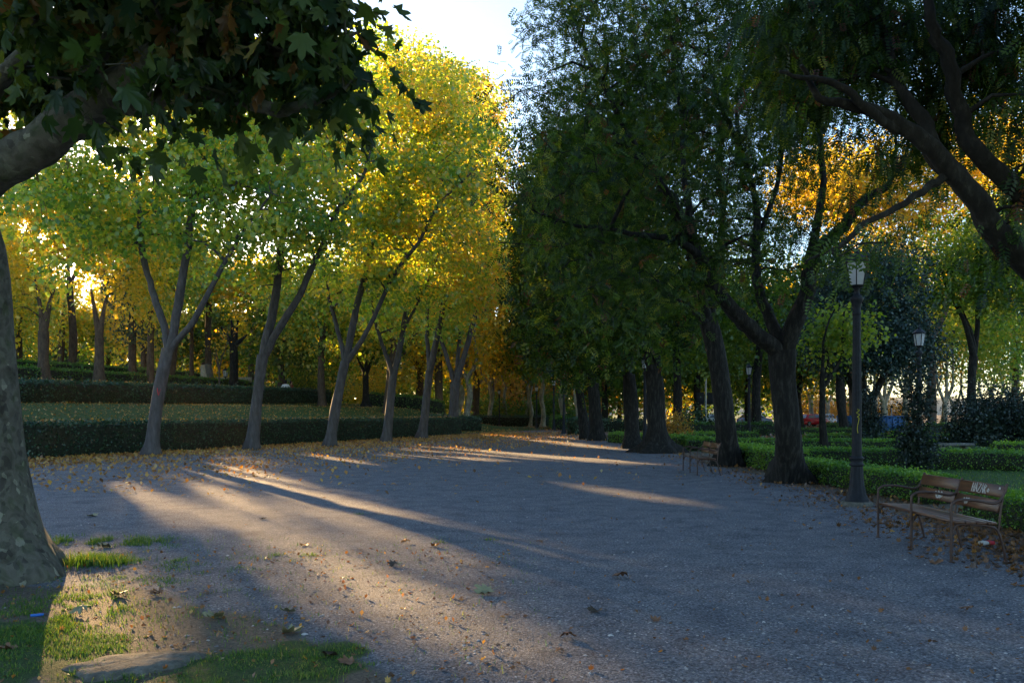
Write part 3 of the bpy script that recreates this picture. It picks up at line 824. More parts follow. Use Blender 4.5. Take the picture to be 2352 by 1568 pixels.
tree('maple_tree', (np.array([b, P(978, 930, 53.4), P(986, 850, 53.4)]), [.27, .24, .23]),
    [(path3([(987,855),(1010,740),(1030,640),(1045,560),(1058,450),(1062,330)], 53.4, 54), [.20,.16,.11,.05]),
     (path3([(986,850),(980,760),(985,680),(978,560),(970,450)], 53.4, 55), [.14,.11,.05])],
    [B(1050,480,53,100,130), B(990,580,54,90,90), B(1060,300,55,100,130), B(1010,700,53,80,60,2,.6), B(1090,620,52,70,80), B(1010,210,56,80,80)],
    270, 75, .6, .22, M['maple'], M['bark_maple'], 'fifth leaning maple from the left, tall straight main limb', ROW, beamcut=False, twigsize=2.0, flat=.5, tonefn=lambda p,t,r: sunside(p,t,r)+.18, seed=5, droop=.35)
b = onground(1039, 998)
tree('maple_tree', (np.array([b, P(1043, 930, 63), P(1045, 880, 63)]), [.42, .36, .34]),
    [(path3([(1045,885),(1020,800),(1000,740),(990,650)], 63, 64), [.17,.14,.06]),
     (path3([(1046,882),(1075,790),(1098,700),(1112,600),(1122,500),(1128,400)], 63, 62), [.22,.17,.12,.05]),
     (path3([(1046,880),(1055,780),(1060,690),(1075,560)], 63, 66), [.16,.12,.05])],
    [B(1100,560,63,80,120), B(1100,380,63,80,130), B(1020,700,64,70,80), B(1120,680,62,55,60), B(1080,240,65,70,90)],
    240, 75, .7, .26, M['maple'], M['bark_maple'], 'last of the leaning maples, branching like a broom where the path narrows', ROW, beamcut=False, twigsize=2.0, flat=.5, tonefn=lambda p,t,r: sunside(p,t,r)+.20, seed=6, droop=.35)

# ---- the dark ash trees on the right
ASH = 'dark trees in a row along the right of the path'
def ashtone(pos, tn, r):
    return np.where(r.random(len(tn)) < .035, 1.0, tn * .9)
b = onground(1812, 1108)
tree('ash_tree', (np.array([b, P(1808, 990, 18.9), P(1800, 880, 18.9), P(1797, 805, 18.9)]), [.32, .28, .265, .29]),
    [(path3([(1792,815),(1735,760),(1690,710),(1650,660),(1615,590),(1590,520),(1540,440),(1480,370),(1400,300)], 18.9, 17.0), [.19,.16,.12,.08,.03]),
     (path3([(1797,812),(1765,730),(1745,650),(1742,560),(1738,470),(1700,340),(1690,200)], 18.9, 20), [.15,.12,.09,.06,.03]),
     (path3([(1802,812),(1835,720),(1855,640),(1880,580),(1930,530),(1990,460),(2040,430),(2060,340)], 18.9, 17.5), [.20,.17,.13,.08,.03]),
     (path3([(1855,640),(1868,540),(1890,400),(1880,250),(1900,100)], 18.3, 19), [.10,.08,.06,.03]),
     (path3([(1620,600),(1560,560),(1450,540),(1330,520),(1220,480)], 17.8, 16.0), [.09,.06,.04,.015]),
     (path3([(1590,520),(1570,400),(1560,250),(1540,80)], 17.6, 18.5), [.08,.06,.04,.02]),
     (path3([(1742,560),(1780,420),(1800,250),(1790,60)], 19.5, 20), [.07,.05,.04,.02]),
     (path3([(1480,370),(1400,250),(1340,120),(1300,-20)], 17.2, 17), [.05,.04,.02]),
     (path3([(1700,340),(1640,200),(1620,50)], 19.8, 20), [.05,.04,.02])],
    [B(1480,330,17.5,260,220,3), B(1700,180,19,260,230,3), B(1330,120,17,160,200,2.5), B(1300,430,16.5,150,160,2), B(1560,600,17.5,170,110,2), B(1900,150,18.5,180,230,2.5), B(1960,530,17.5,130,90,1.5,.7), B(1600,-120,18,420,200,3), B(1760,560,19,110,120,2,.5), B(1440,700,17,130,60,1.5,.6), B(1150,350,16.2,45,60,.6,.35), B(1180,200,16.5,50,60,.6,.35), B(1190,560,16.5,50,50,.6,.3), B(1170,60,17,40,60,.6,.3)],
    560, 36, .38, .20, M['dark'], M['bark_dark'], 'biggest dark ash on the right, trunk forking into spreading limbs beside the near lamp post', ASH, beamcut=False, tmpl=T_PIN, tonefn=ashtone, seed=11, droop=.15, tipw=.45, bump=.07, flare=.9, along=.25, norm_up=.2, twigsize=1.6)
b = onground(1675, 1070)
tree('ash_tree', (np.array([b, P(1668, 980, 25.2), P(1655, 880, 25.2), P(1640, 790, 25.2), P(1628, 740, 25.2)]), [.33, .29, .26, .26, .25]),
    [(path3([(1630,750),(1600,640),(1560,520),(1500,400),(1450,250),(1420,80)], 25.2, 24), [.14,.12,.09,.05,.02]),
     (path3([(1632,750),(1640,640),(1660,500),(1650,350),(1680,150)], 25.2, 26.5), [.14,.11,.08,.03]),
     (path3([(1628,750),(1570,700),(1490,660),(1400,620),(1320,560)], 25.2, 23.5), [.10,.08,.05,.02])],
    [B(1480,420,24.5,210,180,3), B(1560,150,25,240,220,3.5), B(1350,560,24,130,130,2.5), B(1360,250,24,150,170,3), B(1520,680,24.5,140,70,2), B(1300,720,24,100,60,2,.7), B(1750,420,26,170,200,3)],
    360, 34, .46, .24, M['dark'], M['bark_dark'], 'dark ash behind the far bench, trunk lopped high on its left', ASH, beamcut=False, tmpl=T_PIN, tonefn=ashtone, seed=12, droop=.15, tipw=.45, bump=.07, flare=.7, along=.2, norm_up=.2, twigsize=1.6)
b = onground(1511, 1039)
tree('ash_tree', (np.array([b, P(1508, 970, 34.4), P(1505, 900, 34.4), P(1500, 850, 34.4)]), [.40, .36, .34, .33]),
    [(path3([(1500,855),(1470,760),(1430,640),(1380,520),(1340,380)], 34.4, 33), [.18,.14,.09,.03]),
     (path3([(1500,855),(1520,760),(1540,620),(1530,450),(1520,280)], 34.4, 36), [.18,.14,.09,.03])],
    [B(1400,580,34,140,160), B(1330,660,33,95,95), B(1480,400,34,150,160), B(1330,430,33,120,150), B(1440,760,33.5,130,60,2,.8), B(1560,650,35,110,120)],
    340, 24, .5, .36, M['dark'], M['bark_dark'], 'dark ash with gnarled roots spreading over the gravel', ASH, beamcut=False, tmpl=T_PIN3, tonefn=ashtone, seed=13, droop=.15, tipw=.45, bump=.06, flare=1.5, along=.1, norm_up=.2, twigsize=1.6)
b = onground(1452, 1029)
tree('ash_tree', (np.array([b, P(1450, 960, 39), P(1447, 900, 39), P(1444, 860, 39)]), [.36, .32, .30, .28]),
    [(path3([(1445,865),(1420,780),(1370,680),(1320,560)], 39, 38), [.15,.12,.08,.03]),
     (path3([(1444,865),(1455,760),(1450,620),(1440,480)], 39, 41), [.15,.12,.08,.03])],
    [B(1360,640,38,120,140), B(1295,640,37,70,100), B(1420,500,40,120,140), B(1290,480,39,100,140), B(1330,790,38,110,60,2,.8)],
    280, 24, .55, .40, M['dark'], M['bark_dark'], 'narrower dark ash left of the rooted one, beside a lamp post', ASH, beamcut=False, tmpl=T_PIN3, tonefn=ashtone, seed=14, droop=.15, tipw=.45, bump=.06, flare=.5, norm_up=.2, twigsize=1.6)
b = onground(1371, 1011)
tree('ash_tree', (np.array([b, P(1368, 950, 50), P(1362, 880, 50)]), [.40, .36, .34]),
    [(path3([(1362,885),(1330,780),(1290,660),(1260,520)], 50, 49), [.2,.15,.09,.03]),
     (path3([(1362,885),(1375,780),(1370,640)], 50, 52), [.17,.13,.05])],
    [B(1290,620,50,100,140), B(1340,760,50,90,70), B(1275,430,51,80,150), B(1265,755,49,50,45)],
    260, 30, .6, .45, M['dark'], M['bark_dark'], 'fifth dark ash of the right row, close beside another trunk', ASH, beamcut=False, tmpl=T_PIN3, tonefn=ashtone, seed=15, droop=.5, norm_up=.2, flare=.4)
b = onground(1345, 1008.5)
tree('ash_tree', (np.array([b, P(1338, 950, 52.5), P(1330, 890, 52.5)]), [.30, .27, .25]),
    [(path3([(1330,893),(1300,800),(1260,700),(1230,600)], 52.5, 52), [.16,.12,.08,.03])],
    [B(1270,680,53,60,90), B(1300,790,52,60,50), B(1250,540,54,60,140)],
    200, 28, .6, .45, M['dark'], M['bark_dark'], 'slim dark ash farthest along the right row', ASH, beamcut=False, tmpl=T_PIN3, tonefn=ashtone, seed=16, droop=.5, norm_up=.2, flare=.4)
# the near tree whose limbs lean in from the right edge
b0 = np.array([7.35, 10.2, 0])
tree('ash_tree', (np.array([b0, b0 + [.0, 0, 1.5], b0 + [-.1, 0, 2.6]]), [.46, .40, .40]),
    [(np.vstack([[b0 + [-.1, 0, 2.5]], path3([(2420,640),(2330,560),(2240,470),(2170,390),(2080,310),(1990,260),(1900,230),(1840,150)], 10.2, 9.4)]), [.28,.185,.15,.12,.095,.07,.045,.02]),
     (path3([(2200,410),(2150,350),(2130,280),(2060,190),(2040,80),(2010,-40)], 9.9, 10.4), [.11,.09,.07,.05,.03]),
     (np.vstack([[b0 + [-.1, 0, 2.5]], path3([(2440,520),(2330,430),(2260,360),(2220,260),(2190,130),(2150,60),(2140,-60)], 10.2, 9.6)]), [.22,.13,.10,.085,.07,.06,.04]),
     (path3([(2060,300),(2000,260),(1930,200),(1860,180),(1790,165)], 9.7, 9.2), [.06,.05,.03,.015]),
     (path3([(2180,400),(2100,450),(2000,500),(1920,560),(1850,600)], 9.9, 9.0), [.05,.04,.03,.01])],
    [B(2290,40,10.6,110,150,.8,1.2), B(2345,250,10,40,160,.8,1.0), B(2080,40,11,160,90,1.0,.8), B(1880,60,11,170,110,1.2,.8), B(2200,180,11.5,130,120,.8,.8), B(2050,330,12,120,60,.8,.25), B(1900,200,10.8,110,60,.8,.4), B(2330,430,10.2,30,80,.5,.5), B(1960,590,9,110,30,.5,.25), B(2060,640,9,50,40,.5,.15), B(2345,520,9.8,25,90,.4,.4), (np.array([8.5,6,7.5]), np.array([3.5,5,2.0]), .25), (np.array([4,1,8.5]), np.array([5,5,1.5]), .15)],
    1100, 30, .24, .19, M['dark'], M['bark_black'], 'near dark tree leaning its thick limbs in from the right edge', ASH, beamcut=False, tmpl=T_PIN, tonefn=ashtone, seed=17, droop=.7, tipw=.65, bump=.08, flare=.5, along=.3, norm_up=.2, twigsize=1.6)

# ---- the near plane tree
pb = np.array([-5.2, 8.3, 0])
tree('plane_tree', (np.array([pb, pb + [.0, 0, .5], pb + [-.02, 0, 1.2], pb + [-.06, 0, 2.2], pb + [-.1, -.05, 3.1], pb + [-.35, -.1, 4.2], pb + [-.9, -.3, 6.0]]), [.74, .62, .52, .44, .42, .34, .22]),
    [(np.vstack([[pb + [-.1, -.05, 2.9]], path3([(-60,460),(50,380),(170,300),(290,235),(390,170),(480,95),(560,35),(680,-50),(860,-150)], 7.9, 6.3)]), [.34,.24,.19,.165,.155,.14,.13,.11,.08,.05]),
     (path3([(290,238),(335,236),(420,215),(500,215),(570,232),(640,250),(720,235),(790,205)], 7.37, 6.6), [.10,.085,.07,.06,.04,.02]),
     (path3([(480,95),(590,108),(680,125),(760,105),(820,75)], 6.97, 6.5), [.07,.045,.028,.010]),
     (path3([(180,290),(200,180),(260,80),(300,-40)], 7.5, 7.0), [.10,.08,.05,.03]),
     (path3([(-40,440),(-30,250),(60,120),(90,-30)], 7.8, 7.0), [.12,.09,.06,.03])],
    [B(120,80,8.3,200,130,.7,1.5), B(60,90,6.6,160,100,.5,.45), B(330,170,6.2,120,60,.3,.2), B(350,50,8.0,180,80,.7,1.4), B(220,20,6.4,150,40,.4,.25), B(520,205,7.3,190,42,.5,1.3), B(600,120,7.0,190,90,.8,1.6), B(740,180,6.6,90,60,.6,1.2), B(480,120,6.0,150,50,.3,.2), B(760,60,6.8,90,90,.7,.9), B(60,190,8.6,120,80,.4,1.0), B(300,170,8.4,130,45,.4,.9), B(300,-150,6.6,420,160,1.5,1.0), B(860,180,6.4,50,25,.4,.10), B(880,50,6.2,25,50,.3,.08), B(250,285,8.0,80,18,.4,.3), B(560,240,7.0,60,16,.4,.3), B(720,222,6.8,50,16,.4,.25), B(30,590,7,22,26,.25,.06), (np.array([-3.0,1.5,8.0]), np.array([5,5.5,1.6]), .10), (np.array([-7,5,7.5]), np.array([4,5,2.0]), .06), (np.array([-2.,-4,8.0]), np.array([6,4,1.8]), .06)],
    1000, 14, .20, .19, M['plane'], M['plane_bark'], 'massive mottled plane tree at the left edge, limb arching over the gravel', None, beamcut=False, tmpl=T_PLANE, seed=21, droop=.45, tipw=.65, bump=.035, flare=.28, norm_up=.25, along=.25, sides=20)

# ---- trees standing on the left terrace
TG = 'trees standing among the terrace hedges'
def terrace_tree(px, z, w_px, hpx_fork, limbs, blobs, kind, bark, label, seed, n=170, per=60, ls=.26, cr=.7, name='maple_tree', tone=(0, 1), **kw):
    x = (px - 1176) / FPX * z; g = float(gz(x, z)); r_ = w_px / FPX * z / 2
    b = np.array([x, z, g]); top = P(px, hpx_fork, z)
    tr = (np.array([b, b * .5 + top * .5, top]), [r_ * 1.15, r_, r_ * .95])
    lm = [(np.vstack([[top], path3(l, z, z + random.uniform(-2, 2))]), [r_ * .85, r_ * .5, r_ * .2]) for l in limbs]
    return tree(name, tr, lm, blobs, n, per, cr, ls, M[kind], bark, label, TG, seed=seed, tone=tone, droop=.4, **kw)
terrace_tree(100, 60, 24, 760, [[(120,680),(150,600),(180,520)], [(90,690),(70,600),(40,500)]], [B(90,600,60,120,90), B(160,480,60,130,110), B(20,520,60,120,150), B(60,690,58,80,50,2,.5)], 'gold', M['bark_brown'], 'terrace tree with a thick brown trunk nearest the big plane', 31, tone=(0, .75))
terrace_tree(228, 62, 21, 775, [[(205,640),(190,560),(150,500)], [(250,660),(290,580),(320,500)]], [B(290,600,62,80,90), B(170,560,61,70,80), B(260,460,62,140,100), B(310,720,61,60,45,2,.5), B(330,640,62,60,70)], 'gold', M['bark_brown'], 'terrace tree under the bright gap of sky, its trunk straight and dark', 32, tone=(0, .7))
terrace_tree(304, 76, 16, 690, [[(300,620),(320,540)], [(330,640),(360,560)]], [B(310,660,76,60,60), B(320,740,76,45,35,2,.6), B(330,560,76,80,80)], 'fir', M['bark_brown'], 'terrace conifer with drooping brown sprays behind the hedges', 33, name='conifer_tree', flat=.5)
terrace_tree(346, 70, 15, 720, [[(340,640),(330,560)], [(370,640),(400,540)]], [B(380,620,70,90,90), B(420,720,70,60,50), B(350,510,70,110,80)], 'maple', M['bark_brown'], 'slender terrace tree standing just behind the painted maple', 34)
terrace_tree(440, 88, 9, 740, [[(440,680),(450,600)]], [B(440,690,88,50,50), B(440,600,88,70,60)], 'orange', M['bark_brown'], 'thin terrace tree with drooping orange leaves', 35, n=110)
terrace_tree(537, 75, 19, 795, [[(500,740),(465,690),(440,630)], [(530,720),(520,640),(500,560)], [(550,720),(570,650),(600,600)], [(575,760),(620,700),(660,670)]], [B(530,640,75,110,80), B(600,560,75,90,80), B(460,600,75,80,70), B(530,500,76,150,80), B(640,690,74,60,50)], 'maple', M['bark_dark'], 'terrace tree forking into a wide fan of dark limbs', 36, n=230, tone=(.1, .85))
terrace_tree(577, 88, 14, 780, [[(570,700),(580,620)], [(600,700),(620,620)]], [B(590,760,88,40,60), B(600,650,88,70,80)], 'gold', M['bark_brown'], 'brown-barked terrace tree just left of the two people', 37, n=130, tone=(0, .6))
terrace_tree(504, 68, 4, 852, [[(495,820),(480,800),(470,770)], [(508,820),(520,790),(525,750)], [(500,820),(495,790)]], [B(490,770,68,40,30,1,.6), B(520,745,68,30,30,1,.5)], 'gold', M['bark_brown'], 'young thin sapling beside the concrete monument', 38, n=26, per=12, ls=.2, cr=.4)
terrace_tree(840, 78, 14, 860, [[(810,800),(770,720)], [(870,790),(900,720)], [(845,780),(850,680)]], [B(800,760,78,90,70), B(880,760,78,70,80), B(840,640,78,110,90), B(740,800,80,60,60)], 'green', M['bark_dark'], 'dark spreading tree behind the third and fourth leaning maples', 39, n=230, tone=(0, .8))
terrace_tree(690, 92, 13, 830, [[(670,760),(650,700)], [(720,770),(750,700)]], [B(690,780,92,90,70), B(660,690,92,90,80), B(760,700,92,90,90)], 'green', M['bark_dark'], 'bushy tree behind the people on the terrace', 40, n=230, per=55)

# ---- bushes at the end of the bank
def shrub(name, px, z, base_y_h, rx, rz, kind, label, seed, n=60, per=40, ls=.1, cr=.25, group=None, tone=(0, 1), tmpl=T_QUAD, cat='shrub', zc=None):
    x = (px - 1176) / FPX * z; g = float(gz(x, z)); b = np.array([x, z, g])
    hh = rz
    return tree(name, (np.array([b, b + [0, 0, hh * .25], b + [0.02, 0, hh * .5]]), [.06, .05, .03]),
                [(np.array([b + [0, 0, hh * .2], b + [rx * .3, .1, hh * .5], b + [rx * .5, 0, hh * .75]]), [.03, .02, .01]),
                 (np.array([b + [0, 0, hh * .2], b + [-rx * .3, -.1, hh * .5], b + [-rx * .4, 0, hh * .8]]), [.03, .02, .01])],
                [(b + [0, 0, hh * .5], np.array([rx, rx, hh * .5]), 1.0), (b + [0, 0, hh * .27], np.array([rx * 1.05, rx, hh * .27]), 1.0)], n, per, cr, ls, M[kind], M['bark_dark'], label, group, seed=seed, tone=tone, cat=cat, tmpl=tmpl, crownname='foliage', flare=0, cull=(z > 20), minz=.1, flat=1.3, droop=.1)
shrub('shrub', 845, 86, 0, 2.6, 4.2, 'gold', 'pale sunlit shrub glittering beyond the leafy bank', 41, 90, 45, .18, .45, tone=(.2, .7))
shrub('shrub', 700, 84, 0, 2.2, 2.6, 'green', 'dark round shrub behind the right end of the upper hedge', 42, 80, 45, .18, .4)
# slim evergreens and shrubs of the garden
shrub('columnar_evergreen', 2106, 20.4, 0, .36, 2.75, 'juniper', 'slim dark evergreen column standing in the long box hedge', 43, 110, 55, .07, .11, tone=(0, .7))
shrub('columnar_evergreen', 1998, 40, 0, .5, 2.7, 'juniper', 'slim evergreen between the lamp post and the blue skip', 44, 90, 50, .09, .16, tone=(0, .7))
shrub('juniper_shrub', 2235, 42, 0, 1.1, 2.5, 'juniper', 'broad black-green shrub, leftmost of the three at the right edge', 45, 130, 50, .12, .26)
shrub('juniper_shrub', 2285, 43.5, 0, 1.3, 2.9, 'juniper', 'tallest black-green shrub, middle of the three at the right edge', 46, 150, 50, .12, .28)
shrub('juniper_shrub', 2340, 42, 0, 1.2, 2.6, 'juniper', 'black-green shrub cut by the right edge of the view', 47, 130, 50, .12, .26)
shrub('shrub', 1545, 44, 0, .8, 1.6, 'orange', 'rusty brown bush behind the gnarled root trunk', 48, 60, 40, .1, .2, tone=(0, .4))
shrub('shrub', 1590, 66, 0, 1.2, 1.8, 'privet', 'round dark bush behind the tall dark garden hedge', 49, 70, 40, .16, .3, tone=(0, .5))
shrub('shrub', 2010, 100, 0, 4.5, 3.2, 'orange', 'copper-orange bush glowing beyond the blue skip', 50, 130, 50, .22, .6)
shrub('shrub', 1885, 118, 0, 5.5, 5.0, 'orange', 'orange bush behind the parked cars', 51, 150, 50, .28, .7)
shrub('shrub', 1120, 112, 0, 2.6, 3.6, 'green', 'green undergrowth behind the hedge at the path end', 52, 90, 50, .25, .6)
shrub('shrub', 1215, 112, 0, 3.0, 3.4, 'green', 'shadowy undergrowth right of the path-end lamp', 53, 90, 50, .25, .6, tone=(0, .6))
shrub('shrub', 1280, 110, 0, 3.0, 3.8, 'green', 'dark undergrowth among the far plane trunks', 54, 90, 50, .25, .6, tone=(0, .5))
shrub('shrub', 990, 100, 0, 3.5, 4.4, 'green', 'undergrowth between the fifth leaning maple and the far planes', 55, 110, 50, .25, .6)
shrub('shrub', 925, 96, 0, 3.0, 4.0, 'green', 'undergrowth beyond the fourth leaning maple', 56, 110, 50, .25, .6)

# holm oak and the green and golden trees on the right
RG = 'trees beyond the garden on the right'
def free_tree(px, z, w, fork_h, top_h, blobs, kind, bark, label, seed, n=220, per=55, ls=.25, cr=.6, name='broadleaf_tree', tone=(0, 1), group=RG, nl=3, **kw):
    x = (px - 1176) / FPX * z; g = float(gz(x, z)); b = np.array([x, z, g]); r = np.random.default_rng(seed)
    top = b + [r.normal(0, .2), r.normal(0, .2), fork_h]
    lm = []
    for q in range(nl):
        a = r.uniform(0, 6.28) if nl > 2 else r.choice([0, PI]) + r.normal(0, .4)
        hh = top_h - fork_h
        e = top + [math.cos(a) * hh * .32, math.sin(a) * hh * .2, hh * r.uniform(.75, 1)]
        m1 = top + (e - top) * .35 + r.normal(0, hh * .04, 3); m2 = top + (e - top) * .7 + r.normal(0, hh * .04, 3)
        lm.append((np.array([top, m1, m2, e]), [w * .38, w * .25, w * .14, .03]))
    return tree(name, (np.array([b, (b + top) / 2 + r.normal(0, w * .25, 3) * [1, 1, 0], top]), [w * .6, w * .5, w * .46]), lm, blobs, n, per, cr, ls, M[kind], bark, label, group, seed=seed, tone=tone, **kw)
free_tree(1990, 45, .55, 1.7, 8.5, [B(1990,650,45,130,95), B(1900,760,44,90,80), B(2080,790,45,80,80), B(2000,780,44,130,70)], 'oak', M['bark_dark'], 'rounded grey-green holm oak behind the near lamp head', 61, n=620, per=62, ls=.15, cr=.34, name='holm_oak', nl=4)
free_tree(1895, 33, .25, 2.5, 6, [B(1900,770,33,60,50,1), B(1960,750,32,40,30,.8)], 'green', M['bark_dark'], 'small lime-leaved tree glowing behind the near lamp post', 62, n=60, per=34, ls=.16, cr=.35, tone=(.4, 1))
free_tree(2240, 52, .5, 5, 12, [B(2230,560,52,110,70), B(2310,640,51,90,90), B(2180,650,52,60,70), B(2330,500,52,70,70)], 'green', M['bark_dark'], 'feathery mid-green tree under the leaning limbs at the right', 63, n=300, per=60, ls=.2, cr=.5, tone=(.2, .9))
free_tree(2140, 66, .6, 7, 18, [B(2120,430,66,130,90), B(2010,400,66,120,80), B(2220,350,66,100,90), B(1930,440,67,90,60), B(2060,520,66,100,60), B(2200,470,66,80,70), B(2300,340,66,90,100), B(2320,480,66,60,60)], 'gold', M['bark_brown'], 'golden-leaved tall tree glowing through the dark limbs', 64, n=430, per=50, ls=.26, cr=.7, tone=(.1, .72))
free_tree(1960, 72, .55, 7, 17, [B(1900,400,72,90,60), B(1840,430,72,80,60), B(1960,470,72,90,60)], 'gold', M['bark_brown'], 'second golden tree, lower and left of the tallest one', 65, n=220, per=50, ls=.28, cr=.7, tone=(.1, .72))
free_tree(2330, 70, .5, 6, 16, [B(2320,360,70,80,80), B(2290,600,70,90,70), B(2200,730,70,90,60), B(2320,780,68,80,80)], 'maple', M['bark_brown'], 'yellow-green tree at the right edge behind the feathery one', 66, n=260, per=55, ls=.28, cr=.7, tone=(.1, .8))
# ---- pale plane trunks: far centre and far right
FP = 'far plane trees with pale twisted trunks'
plist = [(1056,92,17,'sturdy pale plane trunk right of the last leaning maple'),(1076,88,15,'broad pale plane trunk, its edge rimmed by sun, beside a twin'),
 (1094,110,9,'pale plane trunk with a pale streak, just right of the sun-rimmed pair'),(1127,106,11,'pale plane forking in a V left of the path-end lamp'),
 (1160,112,8,'thin wavy plane right of the path-end lamp'),(1212,110,8,'dark wavy plane directly over the middle of the cross hedge'),
 (1219,104,9,'curving pale plane left of the second far lamp'),(1246,100,11,'pale plane with a kinked elbow by the second far lamp'),
 (1291,90,14,'thick forked pale plane behind the tall far lamps'),(1326,82,13,'pale plane with a burl behind the squared hedge block')]
for i, (px, z, wpx, lab) in enumerate(plist):
    r = np.random.default_rng(300 + i)
    x = (px - 1176) / FPX * z; R_ = wpx / FPX * z / 2; b = np.array([x, z, 0])
    k = lambda a, h: b + [a * R_ * .9, r.normal(0, .15), h]
    ss = r.choice([-1, 1])
    tr = np.array([b, k(ss * .5, 1.6), k(-ss * .6, 3.4), k(ss * .4, 5.0)])
    lm = []
    for q in range(2 if i != 4 else 1):
        s_ = (1 if q else -1)
        lm.append((np.array([tr[-1], tr[-1] + [s_ * r.uniform(.5, 1.3), 0, 2], tr[-1] + [s_ * r.uniform(.3, 1.8), r.normal(), 5], tr[-1] + [s_ * r.uniform(1, 3), r.normal(), 9.5]]), [R_ * .7, R_ * .55, R_ * .4, .06]))
    top = b + [0, 0, 13]
    dens = 120 if px < 1200 else 150
    kind = 'orange' if i in (4,) else 'gold' if i in (3, 5) else 'gold' if i in (0, 1, 2) else 'green'
    tree('plane_tree', (tr, [R_ * 1.1, R_ * .95, R_ * .85, R_ * .8]), lm, [(top + [0, 0, -2.5], np.array([3.8, 3.8, 4.5]), 1), (top + [r.normal(0, 1.5), 0, 3], np.array([4, 4, 4]), 1)],
         dens, 48, .75, .34, M[kind], M['bark_pale'], lab, FP, seed=310 + i, flare=.3, tone=(0, .8), sides=8, bump=.08, droop=.5)
FR = 'pale plane trunks against the sky on the far right'
rl = [(2012,80,14,'pale plane trunk just left above the blue skip'),(2035,84,17,'forked pale plane trunk above the blue skip'),(2078,88,13,'straight pale trunk right of the blue skip'),
 (2140,92,9,'narrow pale trunk standing alone against the sky'),(2168,86,14,'plane trunk spreading like a fan, left of centre in the far right row'),(2190,95,11,'plane trunk close behind the fan-shaped one'),
 (2215,100,9,'thin far trunk just left of the black-green shrubs'),(2262,90,11,'plane trunk rising behind the leftmost black-green shrub'),(2292,98,9,'thin plane trunk behind the tallest black-green shrub'),
 (2325,86,13,'stout plane trunk near the right edge, behind the shrubs'),(2348,94,10,'plane trunk cut by the right edge'),(1865,108,11,'far plane trunk beside the red car'),(1905,112,10,'far plane trunk right of the parked cars')]
for i, (px, z, wpx, lab) in enumerate(rl):
    r = np.random.default_rng(400 + i)
    x = (px - 1176) / FPX * z; R_ = wpx / FPX * z / 2; b = np.array([x, z, 0])
    f = b + [r.normal(0, .25), 0, r.uniform(1.8, 3.4)]
    lm = []
    for q in range(3 if wpx > 12 else 2):
        s_ = (-1, 1, .2)[q]
        lm.append((np.array([f, f + [s_ * .7, 0, 1.8], f + [s_ * 1.0 + r.normal(0, .2), r.normal(0, .4), 4.5], f + [s_ * 1.6 + r.normal(0, .4), r.normal(0, .5), 9]]), [R_ * .6, R_ * .45, R_ * .32, .05]))
    tree('plane_tree', (np.array([b, b * .5 + f * .5, f]), [R_ * 1.1, R_ * .9, R_ * .9]), lm, [(b + [0, 0, 11.0], np.array([3.2, 3.2, 3.2]), 1), (b + [0, 0, 15.5], np.array([3.2, 3.2, 3.5]), .8), (b + [0, 0, 7.0], np.array([3.4, 3.4, 2.4]), .25)],
         110, 40, .6, .28, M['green' if i % 3 else 'gold'], M['bark_pale'], lab, FR, seed=420 + i, flare=.3, tone=(0, .9), sides=8, bump=.05, droop=.5, sky=False)

# ---- the wood behind: mid and far trees, each its own
WG = 'trees of the wood behind the terrace'
cols = {'gold': 'golden', 'green': 'green', 'orange': 'orange-brown', 'maple': 'yellow-green', 'fir': 'blue-green'}
rw = np.random.default_rng(55)
def woodtree(px, z, h, cb, rad, kind, label, seed, n=210, per=55, ls=None, name=None, group=WG, bark='bark_brown', cr=None, tone=(0, 1), **kw):
    x = (px - 1176) / FPX * z; g = float(gz(x, z))
    bl = []
    m = (h + cb) / 2; H = (h - cb) / 2
    bl.append((np.array([x, z, g + cb + H * .55]), np.array([rad, rad, H * .6]), 1.0))
    bl.append((np.array([x + rw.normal(0, rad * .2), z, g + cb + H * 1.3]), np.array([rad * .8, rad * .8, H * .7]), .9))
    bl.append((np.array([x + rw.choice([-1, 1]) * rad * .5, z, g + cb + H * .9]), np.array([rad * .7, rad * .7, H * .5]), .6))
    nm = name or ('conifer_tree' if kind == 'fir' else 'broadleaf_tree')
    return free_tree(px, z, .35 + h * .016, cb + .5, h * .9, bl, kind, M[bark], label, seed, n=n, per=per, ls=ls or (.0042 * z), cr=cr or (.011 * z), name=nm, group=group, tone=tone, flare=.3, sides=7, droop=.4, **kw)
